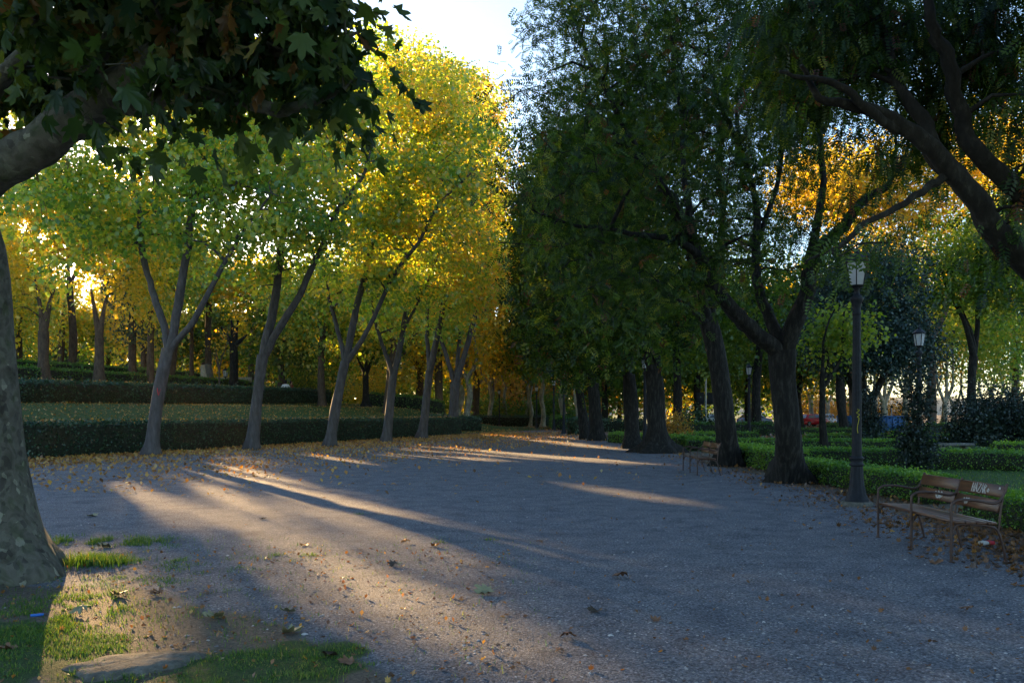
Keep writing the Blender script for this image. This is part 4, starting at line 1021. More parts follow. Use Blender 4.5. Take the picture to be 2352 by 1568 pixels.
BACK = [ # px, depth, height, crown base, radius, kind
 (-160,70,17,2.5,5.5,'maple'),(-60,78,18,2.5,5.5,'gold'),(40,84,18,4.5,5,'maple'),(-110,100,22,3,6,'green'),(20,112,22,5,6,'maple'),
 (140,104,21,8,5.5,'gold'),(250,110,21,9,5.5,'maple'),(330,98,20,7,5,'gold'),(400,108,22,8,5.5,'maple'),(470,100,20,7.5,5,'green'),
 (560,105,23,6,5.5,'gold'),(640,100,23,3,5.5,'maple'),(720,108,25,2,6,'gold'),(790,100,25,2,5.5,'green'),(850,94,26,2.5,5,'maple'),
 (905,88,27,4,4.6,'gold'),(960,92,29,5,4.6,'gold'),(1010,88,27,7,4.2,'maple'),(1050,98,30,8,4.4,'gold'),(1090,108,32,9,4.6,'gold'),(1130,118,31,10,4.8,'gold'),
 (60,140,26,2,7,'fir'),(180,145,17,1,7.5,'fir'),(300,150,19,1,7.5,'fir'),(430,142,20,1,7.5,'fir'),(550,150,24,1,7.5,'green'),(680,145,28,3,7,'maple'),(800,150,28,3,7,'green'),(900,140,28,2,6.5,'maple'),(1000,145,26,2,6.5,'green'),(1080,150,24,2,6.5,'maple'),(1160,155,12,1,6,'gold'),
 (640,78,17,3.2,4.5,'green'),(740,72,19,5,4.5,'maple'),(890,72,20,5,4,'gold'),(165,84,19,8.5,4.6,'maple'),(480,84,19,8.5,4.6,'gold'),(390,80,18,7,4.4,'maple')]
where = ['far left behind the plane trunk', 'second from the far left', 'above the first terrace trunk', 'deep at the far left', 'deep behind the first terrace trunk', 'left of the sky gap', 'above the sky gap', 'behind the drooping conifer', 'behind the painted maple', 'over the orange thin tree',
 'over the fan-limbed tree', 'above the two people', 'behind the second leaning maple', 'between the second and third leaning maples', 'behind the third leaning maple', 'tall beside the open sky, leftmost', 'tall beside the open sky, second', 'tall behind the fourth leaning maple', 'tall behind the fifth leaning maple', 'highest right under the open sky', 'at the right rim of the open sky',
 'farthest back at the left edge', 'farthest back left of the sky gap', 'farthest back behind the drooping conifer', 'farthest back behind the painted maple', 'farthest back behind the monument', 'farthest back behind the two people', 'farthest back behind the third maple', 'farthest back behind the fourth maple', 'farthest back behind the fifth maple', 'farthest back behind the last maple', 'low and far at the end of the path',
 'just behind the two people', 'close behind the second maple', 'close behind the fourth maple', 'filling above the straight terrace trunk', 'filling above the concrete monument', 'filling above the slender terrace tree']
for i, (px, z, h, cb, rad, kind) in enumerate(BACK):
    if 230 < px < 880: h = max(h * (.74 if px > 420 else .9), cb + 5)
    if px < 230: h *= 1.12
    woodtree(px, z, h, cb, rad, kind, '%s tree of the wood, %s' % (cols[kind], where[i]), 500 + i, n=int(170 + rad * 14), per=34, tone=(0, .62 if kind in ('gold', 'orange') else .95))
CG = 'cedars in the haze beyond the terrace'
for i, (px, z, h, lab) in enumerate([(150,118,15,'hazy cedar with pale layered branches, leftmost of three'),(330,128,16,'hazy blue-green cedar in the middle of three'),(455,122,14,'hazy cedar behind the concrete monument')]):
    x = (px - 1176) / FPX * z; g = float(gz(x, z)); bl = []
    for q in range(6):
        a = 1 - q / 6.5; bl.append((np.array([x, z, g + 1.0 + q * h / 6.5]), np.array([5.5 * a + .6, 5.5 * a + .6, .5]), 1 + a))
    free_tree(px, z, .7, h * .3, h * .97, bl, 'fir', M['bark_brown'], lab, 560 + i, n=260, per=46, ls=.42, cr=.75, name='cedar_tree', group=CG, nl=1, flat=.28, droop=.2, sides=7)
SW = 'trees of the shaded wood beyond the garden'
rights = [(1390,84,17,4,'green'),(1450,92,18,3.5,'green'),(1500,76,16,4.5,'green'),(1555,88,18,4,'green'),(1610,80,17,4.5,'green'),(1665,92,18,4,'green'),(1720,86,17,4.5,'green'),(1785,94,17,4.5,'gold'),(1840,90,17,5,'green'),
 (1930,96,17,5,'green'),(1340,130,20,2,'orange'),(1420,135,20,2,'green'),(1520,130,20,2,'gold'),(1620,135,20,2,'green'),(1720,130,20,2.5,'green'),(1820,150,20,4,'gold'),(1260,140,22,2,'green'),(1200,135,14,1.5,'orange'),
 (1560,64,15,5.5,'green'),(1740,64,15,6,'green'),(1940,64,15,7,'green')]
wr = ['just right of the squared hedge block','behind the fourth dark ash','behind the gnarled root ash','left of the pale pole','right of the pale pole','behind the far bench ash','between the two biggest trunks','glimpsed left of the biggest trunk','behind the biggest trunk',
 'left of the blue skip','deep behind the hedge block','deep behind the narrow ash','deep behind the root ash','deep behind the pale pole','deep between the big trunks','deep beyond the parked cars','deep beyond the thick forked plane','deep at the end of the path',
 'over the tall dark garden hedge','over the right end of the dark garden hedge','over the slim evergreen']
for i, (px, z, h, cb, kind) in enumerate(rights):
    woodtree(px, z, h, cb, 4.2 if z < 100 else 6.5, kind, '%s shaded wood tree %s' % (cols[kind], wr[i]), 600 + i, n=170, per=42, tone=(0, .75), group=SW, bark='bark_dark', sky=(px < 1300))

# ------------------------------------------------------------------ litter, turf, pebbles
def scatter(N, x0, x1, y0, y1, dens, r):
    """rejection sample; y is drawn so that density falls with distance"""
    u = r.random(N); y = 1 / ((1 / y0) * (1 - u) + (1 / y1) * u)
    x = r.uniform(x0, x1, N) if np.isscalar(x0) else None
    k = r.random(N) < dens(x, y)
    return x[k], y[k]
r = np.random.default_rng(900)
def litter_mesh():
    mb = MB()
    # along the left hedge and under the maples
    N = 90000
    u_ = r.uniform(-9, 44, N); s_ = -np.abs(r.exponential(1.0, N)) * 3.2 + .3
    s_ = np.where(r.random(N) < .25, r.uniform(-13, 13, N), s_)
    p = LB + np.outer(s_, LN) + np.outer(u_, LD)
    x, y = p[:, 0], p[:, 1]
    k = (x < 6.2) & (y > 12) & (r.random(N) < np.clip(.2 + fbm(x, y, .6, 3) * 1.2 - .2, 0, 1)) & (np.abs(s_) > .0) & ~((s_ > -.65) & (s_ < .65))
    x, y = x[k], y[k]
    X = [x]; Y = [y]; T = [np.clip(r.normal(.55, .2, len(x)), 0, 1)]; S = [r.uniform(.07, .14, len(x))]
    # open gravel, thinning toward the camera
    N = 30000
    u = r.random(N); y = 1 / ((1 / 4.6) * (1 - u) + (1 / 75.) * u); x = r.uniform(-.62, .62, N) * y
    k = (x < 6.4) & (x > -6 - y * .3) & (r.random(N) < (.035 + .38 * sm(y, 9, 45)) * (.5 + fbm(x, y, .8, 9))); x, y = x[k], y[k]
    X.append(x); Y.append(y); T.append(np.clip(r.normal(.42, .25, len(x)), 0, 1) * np.where(y < 16, .45, 1)); S.append(np.where(y < 16, r.uniform(.015, .05, len(x)), r.uniform(.05, .12, len(x))))
    # right verge
    N = 15000
    y = 1 / (r.random(N) * (1 / 7.5 - 1 / 64) + 1 / 64); x = 6.2 + r.normal(0, .65, N)
    k = r.random(N) < .3 + .7 * fbm(x, y, 1.2, 19); x, y = x[k], y[k]
    X.append(x); Y.append(y); T.append(np.clip(r.normal(.13, .2, len(x)), 0, 1)); S.append(r.uniform(.03, .09, len(x)))
    # turf, garden, brown ground near cars, bank
    N = 1500; x = r.uniform(-5, 0, N); y = r.uniform(4.5, 10, N)
    X.append(x); Y.append(y); T.append(np.clip(r.normal(.3, .3, N), 0, 1)); S.append(r.uniform(.015, .05, N))
    N = 12000; x = r.uniform(9, 45, N); y = r.uniform(46, 105, N)
    X.append(x); Y.append(y); T.append(np.clip(r.normal(.2, .2, N), 0, 1)); S.append(r.uniform(.12, .3, N))
    N = 14000; x = r.uniform(-9, 8, N); y = r.uniform(60, 104, N); k = (np.abs(x - r.choice([-4.5, 4.5], N)) < r.exponential(1.8, N)); x, y = x[k], y[k]
    X.append(x); Y.append(y); T.append(np.clip(r.normal(.3, .2, len(x)), 0, 1)); S.append(r.uniform(.1, .2, len(x)))
    N = 22000; s_ = r.uniform(.8, 24, N); u_ = r.uniform(-8, 52, N); p = LB + np.outer(s_, LN) + np.outer(u_, LD)
    X.append(p[:, 0]); Y.append(p[:, 1]); T.append(np.clip(r.normal(.72, .2, N), 0, 1)); S.append(r.uniform(.06, .14, N))
    x = np.concatenate(X); y = np.concatenate(Y); t = np.concatenate(T); s = np.concatenate(S)
    c = np.column_stack([x, y, gz(x, y) + .004 + s * .07])
    near = (y < 13) & (s > .045)
    leaves(mb, c[~near], s[~near], T_QUAD, t[~near], norm_up=1.6)
    leaves(mb, c[near], s[near], lobed(1, .5, 4), t[near], norm_up=1.2)
    return mb
o = litter_mesh().build('fallen_leaves', M['litter']); tag(o, 'yellow and brown fallen leaves strewn over the gravel, bank and verges', 'fallen leaves', kind='stuff')

def hedge_top_leaves():
    mb = MB()
    for (s0, u0, s1, u1, h, wd, N) in ((0, -12, 0, 36, 1.24, .55, 2600), (13.4, 0, 17, 45, 1.14, .7, 1500), (25.5, 15, 27.5, 49, 1.08, .7, 1200)):
        t = r.random(N); s_ = s0 + (s1 - s0) * t + r.uniform(-wd, wd, N); u_ = u0 + (u1 - u0) * t
        p = LB + np.outer(s_, LN) + np.outer(u_, LD)
        pc = LB + np.outer(s0 + (s1 - s0) * t, LN) + np.outer(u_, LD)
        c = np.column_stack([p, gz(pc[:, 0], pc[:, 1]) + h + r.uniform(0, .04, N)])
        leaves(mb, c, r.uniform(.08, .15, N), T_QUAD, np.clip(r.normal(.65, .2, N), 0, 1), norm_up=1.0)
    return mb
tag(hedge_top_leaves().build('leaves_on_hedges', M['litter']), 'yellow leaves caught on top of the clipped hedges', 'fallen leaves', kind='stuff')

def turf_mesh():
    mb = MB()
    N = 420000
    x = r.uniform(-5.6, .3, N); y = r.uniform(4.3, 11, N)
    so, gr, _ = masks(x, y)
    k = r.random(N) < np.clip(gr * 1.0 - .12, 0, 1) * np.clip(3.2 * fbm(x, y, 5, 40) - 1.15, .04, 1) + .004 + .05 * (so > .5) * (fbm(x, y, 3, 91) > .55); x, y = x[k], y[k]
    def blades(x, y, hmin, hmax, w):
        n = len(x); h = r.uniform(hmin, hmax, n) * (.5 + fbm(x, y, 3, 50)); a = r.uniform(0, 6.28, n); ln = r.uniform(.2, .9, n) * h
        c = np.column_stack([x, y, gz(x, y) - .004]); dx = np.column_stack([np.cos(a), np.sin(a), np.zeros(n)]); pr = np.column_stack([-np.sin(a), np.cos(a), np.zeros(n)])
        V = np.stack([c - pr * w, c + pr * w, c + pr * w * .7 + dx * (ln * .35)[:, None] + np.outer(h * .6, [0, 0, 1]), c - pr * w * .7 + dx * (ln * .35)[:, None] + np.outer(h * .6, [0, 0, 1]), c + dx * ln[:, None] + np.outer(h, [0, 0, 1])], 1)
        i = np.arange(n)[:, None] * 5
        tn = np.repeat(np.clip(r.normal(.45, .22, n), 0, 1), 5)
        b_ = mb.n
        mb.add(V.reshape(-1, 3), np.concatenate([i, i + 1, i + 2, i + 3], 1), 0, tn)
        mb.v.append(np.zeros((0, 3), np.float32)); mb.t.append(np.zeros(0, np.float32)); mb.f.append(np.concatenate([i + 3, i + 2, i + 4], 1) + b_); mb.m.append(np.zeros(n, np.int32))
    blades(x, y, .012, .046, .0028)
    # tuft in the sun at the foot of the plane
    n = 1300; blades(-4.25 + r.normal(0, .16, n), 8.95 + r.normal(0, .14, n), .04, .12, .004)
    n = 5000; x = -5.0 + r.normal(0, .5, n); y = 10.45 + r.normal(0, .22, n); k = fbm(x, y, 5, 33) > .52; blades(x[k], y[k], .02, .075, .0035)
    n = 9000; x = -3.6 + r.normal(0, .9, n); y = 8.3 + r.normal(0, .9, n); k = fbm(x, y, 4, 35) > .60; blades(x[k], y[k], .012, .04, .003)
    n = 16000; x = -3.55 + r.normal(0, .3, n); y = 6.1 + r.normal(0, .8, n); k = fbm(x, y, 5, 36) > .47; blades(x[k], y[k], .015, .05, .003)
    for (px, py) in ((826, 1180), (636, 1276), (717, 1276), (320, 1288), (410, 1290), (1122, 1240), (1010, 1246)):
        g_ = G(px, py); n = 40; blades(g_[0] + r.normal(0, .05, n), g_[1] + r.normal(0, .03, n), .02, .06, .003)
    # lawns of the garden
    n = 60000; x = r.uniform(7.2, 22, n); y = r.uniform(8.5, 33, n); so, gr, _ = masks(x, y); k = (gr > .6) & (x < .62 * y + .5); blades(x[k], y[k], .03, .06, .006)
    return mb
tag(turf_mesh().build('grass', M['grass']), 'short patchy grass round the plane tree and on the garden lawn', 'grass', kind='stuff')

def pebble_mesh():
    mb = MB()
    N = 26000
    u = r.random(N); y = 1 / ((1 / 4.4) * (1 - u) + (1 / 22.) * u); x = r.uniform(-.62, .62, N) * y
    so, gr, e = masks(x, y); k = (gr < .3) & (x < 6.3) & (r.random(N) < .35 + .6 * fbm(x, y, 1.4, 70) - .3 * so); x, y = x[k], y[k]; n = len(x)
    s = np.clip(r.lognormal(-5.15, .45, n), .003, .022)
    O = np.array([(1, 0, 0), (0, 1, 0), (-1, 0, 0), (0, -1, 0), (0, 0, .8), (.7, .7, .25), (-.7, .7, .3), (-.7, -.7, .2), (.7, -.7, .3)], float)
    Fc = np.array([(0, 5, 4), (5, 1, 4), (1, 6, 4), (6, 2, 4), (2, 7, 4), (7, 3, 4), (3, 8, 4), (8, 0, 4)])
    a = r.uniform(0, 6.28, n); ca, sa = np.cos(a)[:, None], np.sin(a)[:, None]
    sx = (s * r.uniform(.7, 1.4, n))[:, None]; sy = (s * r.uniform(.6, 1.1, n))[:, None]
    X_ = O[None, :, 0] * sx; Y_ = O[None, :, 1] * sy
    V = np.stack([x[:, None] + X_ * ca - Y_ * sa, y[:, None] + X_ * sa + Y_ * ca, (gz(x, y) - .001)[:, None] + O[None, :, 2] * s[:, None] * .8], -1)
    mb.add(V.reshape(-1, 3), (Fc[None] + np.arange(n)[:, None, None] * 9).reshape(-1, 3), 0, np.repeat(r.random(n), 9))
    return mb
m, nt, out = newmat('pebble_stone'); rr = ramp(nt, [(0, (.10, .10, .10)), (.5, (.22, .21, .20)), (.85, (.36, .34, .32)), (1, (.62, .6, .57))], attr(nt))
bs = nt.nodes.new('ShaderNodeBsdfPrincipled'); bs.inputs['Roughness'].default_value = .8; nt.links.new(rr.outputs[0], bs.inputs['Base Color']); nt.links.new(bs.outputs[0], out.inputs[0]); M['pebble'] = m
tag(pebble_mesh().build('gravel', M['pebble']), 'small loose stones on the gravel near the camera', 'gravel', kind='stuff')

# the largest fallen leaves, one by one
FL = 'large single fallen leaves'
M['lf_brown'] = surf('brown_dry_leaf', [(.3, (.12, .06, .03)), (.7, (.28, .14, .07))], nscale=20, rough=.6)
M['lf_pale'] = surf('pale_dry_leaf', [(.3, (.20, .20, .10)), (.7, (.34, .32, .18))], nscale=20, rough=.6)
M['lf_orange'] = surf('orange_leaf_dry', [(.3, (.45, .14, .03)), (.7, (.6, .26, .05))], nscale=20, rough=.6)
M['lf_dark'] = surf('dark_dry_leaf', [(.3, (.04, .03, .02)), (.7, (.10, .07, .045))], nscale=20, rough=.6)
big = [(1125,1364,.24,'pale','big curled grey-green leaf in the middle of the gravel'),(1430,1328,.19,'brown','brown folded leaf on the shaded gravel right of centre'),
 (500,1418,.20,'pale','pale pointed leaf at the edge of the turf'),(267,1368,.19,'pale','whitish leaf standing up in the sun-streaked soil'),(190,1406,.18,'pale','pale leaf in the sunlit strip by the plane tree'),
 (370,1364,.14,'brown','tan leaf on bare soil between trunk and gravel'),(207,1187,.22,'pale','yellow-green leaf on the gravel just right of the plane trunk'),(933,1248,.16,'orange','bright orange leaf between two tree shadows, left one'),
 (995,1255,.14,'orange','bright orange leaf between two tree shadows, right one'),(908,1298,.16,'dark','dark shrivelled leaf in the trunk shadow'),(1305,1470,.15,'brown','light brown leaf lying low in the frame on open gravel'),
 (1372,1407,.15,'dark','dark crumpled leaf right of the big grey-green one'),(806,1522,.14,'brown','curled brown leaf standing upright in the turf'),(745,1508,.14,'dark','dark brown leaf beside the upright one in the turf'),
 (655,1452,.20,'pale','long pale leaf lying flat in the turf'),(670,1406,.18,'pale','grey-green leaf at the top edge of the turf'),(1286,1501,.08,'brown','small brown curl of leaf near the bottom of the gravel'),
 (250,1254,.22,'pale','pinkish pale leaf in the thin strip of grass by the trunk'),(1507,1428,.12,'brown','small flat tan leaf on the gravel'),(2230,1405,.14,'brown','brown leaf on the gravel below the near bench'),
 (2146,1295,.18,'brown','tan leaf beside the middle leg of the near bench'),(600,1192,.13,'dark','dark leaf at the edge of the first trunk shadow'),(1238,1248,.12,'brown','brown-edged leaf behind the big grey-green one'),
 (30,1492,.16,'brown','rolled brown leaf in the shaded turf below the trunk'),(700,1253,.16,'orange','orange-brown leaf in the sunny band'),(1612,1174,.11,'brown','small upright orange leaf on the dark right gravel')]
for i, (px, py, s, kd, lab) in enumerate(big):
    g_ = G(px, py); V, F = lobed(1, [.45, -.55, .7][i % 3], i)
    V = V * s * .92
    a = rng.uniform(0, 6.28); R2 = np.array([[math.cos(a), -math.sin(a), 0], [math.sin(a), math.cos(a), 0], [0, 0, 1]]); V = V @ R2.T
    tl = rng.uniform(-.35, .35); V[:, 2] += V[:, 1] * tl
    V[:, 2] += -V[:, 2].min() + .004
    # a thin leaf with a real back face
    n = len(V); b_ = V.copy(); b_[:, 2] -= .0015
    mb = MB(); mb.add(V, F, 0); mb.add(b_, F[:, ::-1], 0)
    o = mb.build('fallen_leaf', M['lf_' + kd]); o.location = (g_[0], g_[1], float(gz(g_[0], g_[1])) + .004); tag(o, lab, 'leaf', FL)
# ------------------------------------------------------------------ lamps
LG = 'iron lamp posts of the park'
m, nt, out = newmat('frosted_glass')
bs = nt.nodes.new('ShaderNodeBsdfPrincipled'); bs.inputs['Base Color'].default_value = (.62, .64, .68, 1); bs.inputs['Roughness'].default_value = .35
tr = nt.nodes.new('ShaderNodeBsdfTranslucent'); tr.inputs[0].default_value = (.8, .8, .78, 1)
mx = nt.nodes.new('ShaderNodeMixShader'); mx.inputs[0].default_value = .5
nt.links.new(bs.outputs[0], mx.inputs[1]); nt.links.new(tr.outputs[0], mx.inputs[2]); nt.links.new(mx.outputs[0], out.inputs[0]); M['glass'] = m
def lamp(x, y, z, label, scale=1.0, rot=.3, short=False):
    root = empty('street_lamp', (x, y, z), rot, label, 'street lamp', LG)
    root.scale = (scale,) * 3
    zo = -2.75 if short else 0.0
    if not short:
        mb = MB(); lathe(mb, [(.26, -.05), (.26, .05), (.245, .07)], 24); lathe(mb, [(.0, .07), (.245, .07)], 24)
        mb.build('plinth', M['stone'], root)
        mb = MB()
        lathe(mb, [(.19, .05), (.19, .10), (.18, .115), (.175, .15), (.165, .17)], 32)
        lathe(mb, [(.165, .17), (.155, .20), (.125, .33), (.108, .48), (.10, .62), (.095, .66)], 48, flute=.07)
        lathe(mb, [(.095, .66), (.115, .67), (.118, .70), (.10, .715), (.10, .77), (.118, .785), (.12, .80), (.10, .82), (.085, .83)], 32)
        mb.build('base', M['iron'], root, smooth=False)
        mb = MB()
        lathe(mb, [(.082, .82), (.079, 1.2), (.072, 2.2), (.064, 3.22)], 48, flute=.06)
        lathe(mb, [(.064, 3.20), (.072, 3.22), (.072, 3.25), (.062, 3.27), (.064, 3.35), (.085, 3.42), (.105, 3.46), (.105, 3.50), (.085, 3.53), (.05, 3.55), (.04, 3.62), (.07, 3.68)], 24)
        mb.build('pole', M['iron'], root)
    else:
        mb = MB(); lathe(mb, [(.11, -.1), (.11, .05), (.07, .1), (.055, .6), (.055, .8), (.04, .87), (.07, .93)], 24); mb.build('pole', M['iron'], root)
    # lantern: six tapering panes between bars
    zb, zt, rb, rt = 3.70 + zo, 4.09 + zo, .125, .185
    g = MB(); f = MB()
    for q in range(6):
        a0 = q * PI / 3; a1 = a0 + PI / 3
        pb0 = np.array([rb * math.cos(a0), rb * math.sin(a0), zb]); pb1 = np.array([rb * math.cos(a1), rb * math.sin(a1), zb])
        pt0 = np.array([rt * math.cos(a0), rt * math.sin(a0), zt]); pt1 = np.array([rt * math.cos(a1), rt * math.sin(a1), zt])
        g.add(np.array([pb0, pb1, pt1, pt0]) * [.965, .965, 1], [(0, 1, 2, 3)])
        tube(f, [pb0, pt0], .010, 6); tube(f, [pb0, pb1], .012, 6); tube(f, [pt0, pt1], .012, 6)
    lathe(f, [(.0, zb - .03), (.07, zb - .03), (.09, zb - .015), (.12, zb - .005), (.0, zb)], 18)
    g.build('lantern_glass', M['glass'], root); f.build('lantern_frame', M['iron'], root)
    c = MB()
    th = np.linspace(0, 2 * PI, 6, endpoint=False)
    lathe(c, [(.0, zt + .005), (.20, zt + .005), (.205, zt + .02), (.17, zt + .06), (.10, zt + .125), (.065, zt + .14), (.06, zt + .17), (.0, zt + .17)], 6)
    cap = c.build('lantern_roof', M['iron'], root)
    d_ = MB(); lathe(d_, [(.03, zt + .165), (.035, zt + .19), (.015, zt + .21), (.022, zt + .24), (.012, zt + .26), (.003, zt + .36), (.0, zt + .36)], 12); d_.build('finial', M['iron'], cap)
    return root
L1 = lamp(5.82, 14.7, 0, 'tall dark lamp post nearest on the right, beside the bench', rot=.12)
mb = MB()
sc_ = [(-.02, 1.62), (.01, 1.60), (-.03, 1.56), (.012, 1.53), (-.02, 1.49), (.005, 1.47), (-.01, 1.38), (-.02, 1.30), (-.012, 1.22)]
pts_ = [(a - .028, -math.sqrt(.082 ** 2 - min(abs(a - .028), .07) ** 2) - .002, h) for a, h in sc_]
tube(mb, spline(pts_, 30), .006, 5)
M['yellow'] = surf('yellow_paint', [(.3, (.35, .32, .02)), (.7, (.5, .45, .05))], rough=.6)
o = mb.build('painted_scribble', M['yellow'], L1); o.rotation_euler = (0, 0, -.12 + .35); o['label'] = 'yellow paint scribble on the pole'
lamp(13.0, 27.8, 0, 'lamp post whose head rises above the slim dark evergreen', rot=.5)
lamp(13.2, 48.5, 0, 'lamp post between the two biggest dark trunks, by the garden hedge', rot=.2)
lamp(6.33, 41.5, 0, 'lamp post right of the narrow dark ash, head lost in leaves', rot=.2)
lamp(4.57, 51, 0, 'lamp post between the two farthest dark ash trunks', rot=.2)
lamp(3.75, 63.0, 0, 'lamp post in front of the squared hedge block, foot lit by sun', 1.13, .6)
lamp(3.70, 77.0, 0, 'second tall lamp on the far right side of the path', 1.08, .3)
lamp(2.5, 88.6, 0, 'third tall lamp on the far right side of the path', 1.03, .4)
lamp(-1.5, 102.5, 0, 'farthest lamp, at the end of the path before the cross hedge', 1.03, .2)
x_ = (518 - 1176) / FPX * 80
print('lamp ground', gz(x_, 80))
lamp(x_, 80, max(float(gz(x_, 80)), 4.43 - .95 * 1.4), 'short lamp with glowing backlit glass on the terrace', 1.4, .2, short=True)
bpy.context.view_layer.update()

# ------------------------------------------------------------------ benches
BG = 'slatted benches along the right of the path'
def bench(label):
    """frames stand along local y (length), seat faces -x"""
    root = empty('park_bench', (0, 0, 0), 0, label, 'bench', BG)
    ys = [0.0, .90, 1.80]
    for y in ys:
        mb = MB()
        arm = spline([(0, y, 0), (0, y, .30), (0, y, .56), (.025, y, .62), (.09, y, .645), (.25, y, .64), (.40, y, .612), (.47, y, .615), (.52, y, .66), (.56, y, .74), (.58, y, .81)], 44)
        tube(mb, arm, .0145, 10)
        sup = spline([(.015, y, .30), (.035, y, .36), (.09, y, .393), (.25, y, .388), (.40, y, .372), (.475, y, .33), (.52, y, .22), (.575, y, .0)], 36)
        tube(mb, sup, .0135, 10)
        tube(mb, spline([(.485, y, .30), (.50, y, .42), (.515, y, .56), (.535, y, .66)], 10), .012, 8)
        for (cx, cz) in ((0, 0), (.575, 0)):
            box(mb, (cx, y, .006), (.05, .04, .012), bev=.003)
        mb.build('side_frame', M['bench_metal'], root, smooth=True)
    seat = MB()
    for q, (cx, wd) in enumerate(((.075, .105), (.190, .105), (.305, .105), (.415, .095))):
        box(seat, (cx, .90, .415 - q * .004), (wd, 1.86, .028), bev=.006)
    seat.build('seat', M['bench_wood'], root)
    bk = MB()
    tilt = .28
    R = np.array([[math.cos(tilt), 0, math.sin(tilt)], [0, 1, 0], [-math.sin(tilt), 0, math.cos(tilt)]])
    for (cx, cz, hh) in ((.505, .575, .13), (.549, .727, .13)):
        for (cy_, ln) in ((.447, .885), (1.353, .885)):
            box(bk, (cx, cy_, cz), (.022, ln, hh), bev=.005, R=R)
    back = bk.build('backrest', M['bench_wood'], root)
    return root, back, R
bn, back, R = bench('nearest bench on the right, graffiti on its brown backrest')
bn.location = (4.55, 9.02, .01)
def strokes(lines, origin, w, h, rad, name, mat, parent, lab):
    """lines in a unit box, laid on the front face of a tilted board. u runs to the right as seen from the path"""
    mb = MB()
    ux = np.array([0, -1, 0]); uz = R @ np.array([0, 0, 1]); un = R @ np.array([-1, 0, 0])
    for ln in lines:
        p = [origin + ux * a * w + uz * c * h + un * .012 for a, c in ln]
        if len(p) == 2: p = [p[0], (p[0] + p[1]) / 2, p[1]]
        tube(mb, np.array(p), rad, 5)
    o = mb.build(name, mat, parent); o['label'] = lab; return o
M['white'] = surf('white_marker', [(.3, (.45, .44, .40)), (.7, (.6, .58, .54))], rough=.7)
HZ = {'H': [[(0,0),(.05,1)],[(.5,0),(.6,1)],[(0,.5),(.6,.55)]], 'A': [[(0,0),(.3,1),(.6,0)],[(.1,.4),(.5,.4)]], 'Z': [[(0,.95),(.6,1),(0,.05),(.65,0)]], 'R': [[(0,0),(.05,1),(.5,.85),(.1,.5),(.6,0)]], 'o': [[(.1,.35),(.3,.65),(.55,.5),(.4,.2),(.12,.3)]]}
lines = []
for q, ch in enumerate('HAZARo'):
    lines += [[((q * .78 + a) / 4.7, c * (1 if ch != 'o' else .8) + .05 * (q % 2)) for a, c in l] for l in HZ[ch]]
strokes(lines, np.array([.549, .60, .727]) + R @ np.array([0, 0, -.05]), .36, .10, .006, 'graffiti', M['white'], back, 'white scratched tag on the upper board')
sc2 = [[(0,.9),(.3,.1),(.35,1),(.5,.1)],[(.45,.9),(.6,.2),(.75,1)],[(.1,.6),(.9,.7)],[(.8,.9),(.7,.1),(1,.6)],[(.3,.2),(.7,.3)]]
strokes(sc2, np.array([.505, 1.36, .575]) + R @ np.array([0, 0, -.05]), .19, .10, .008, 'graffiti', M['white'], back, 'smudged white scribble on the left lower board')
strokes(sc2[:3], np.array([.505, .70, .575]) + R @ np.array([0, 0, -.045]), .14, .08, .008, 'graffiti', M['white'], back, 'white scribble on the right lower board')
mb = MB(); box(mb, np.array([.549, .06, .755]) + R @ np.array([-.0125, 0, 0]), (.002, .03, .025), R=R)
o = mb.build('sticker', M['white'], back)
b2, bk2, _ = bench('farther bench on the right, in front of the lopped ash')
b2.location = (4.62, 21.7, .01)
# low stone bench in the garden
mb = MB(); box(mb, (0, 0, .40), (1.45, .46, .10), bev=.02)
rt = empty('stone_bench', (16.3, 32.2, 0), .12, 'low grey stone bench on the far lawn', 'stone bench')
mb.build('seat', M['stone'], rt)
for s_ in (-.5, .5):
    mb = MB(); box(mb, (s_, 0, .17), (.2, .36, .36), bev=.02); mb.build('leg', M['stone'], rt)

# ------------------------------------------------------------------ blue skips
def skip(x, y, z, rz, L_, W_, H_, label):
    root = empty('waste_skip', (x, y, z), rz, label, 'skip', 'blue skips parked on the far ground')
    mb = MB(); t = .05
    box(mb, (0, 0, .22), (L_, W_, .08)); box(mb, (0, -W_ / 2 + t / 2, H_ / 2 + .26), (L_, t, H_)); box(mb, (0, W_ / 2 - t / 2, H_ / 2 + .26), (L_, t, H_))
    box(mb, (-L_ / 2 + t / 2, 0, H_ / 2 + .26), (t, W_ - 2 * t - .004, H_)); box(mb, (L_ / 2 - t / 2, 0, H_ / 2 + .26), (t, W_ - 2 * t - .004, H_))
    mb.build('container_body', M['blue'], root)
    for q in np.linspace(-L_ / 2 + .1, L_ / 2 - .1, 5):
        mb = MB(); box(mb, (q, -W_ / 2 - .04, H_ / 2 + .25), (.08, .075, H_ - .05), bev=.01); mb.build('stiffening_rib', M['blue'], root)
    for q in np.linspace(-W_ / 2 + .15, W_ / 2 - .15, 3):
        mb = MB(); box(mb, (-L_ / 2 - .04, q, H_ / 2 + .25), (.075, .08, H_ - .05), bev=.01); mb.build('stiffening_rib', M['blue'], root)
    mb = MB(); 
    for s_ in (-1, 1): box(mb, (0, s_ * (W_ / 2 - .01), H_ + .29), (L_ + .1, .11, .08), bev=.015)
    for s_ in (-1, 1): box(mb, (s_ * (L_ / 2 - .01), 0, H_ + .292), (.11, W_ - .12, .078), bev=.015)
    mb.build('top_rim', M['blue'], root)
    mb = MB()
    for s_ in (-1, 1):
        mb = MB(); box(mb, (0, s_ * W_ * .3, .09), (L_ * .9, .12, .17), bev=.01); mb.build('skid', M['iron'], root)
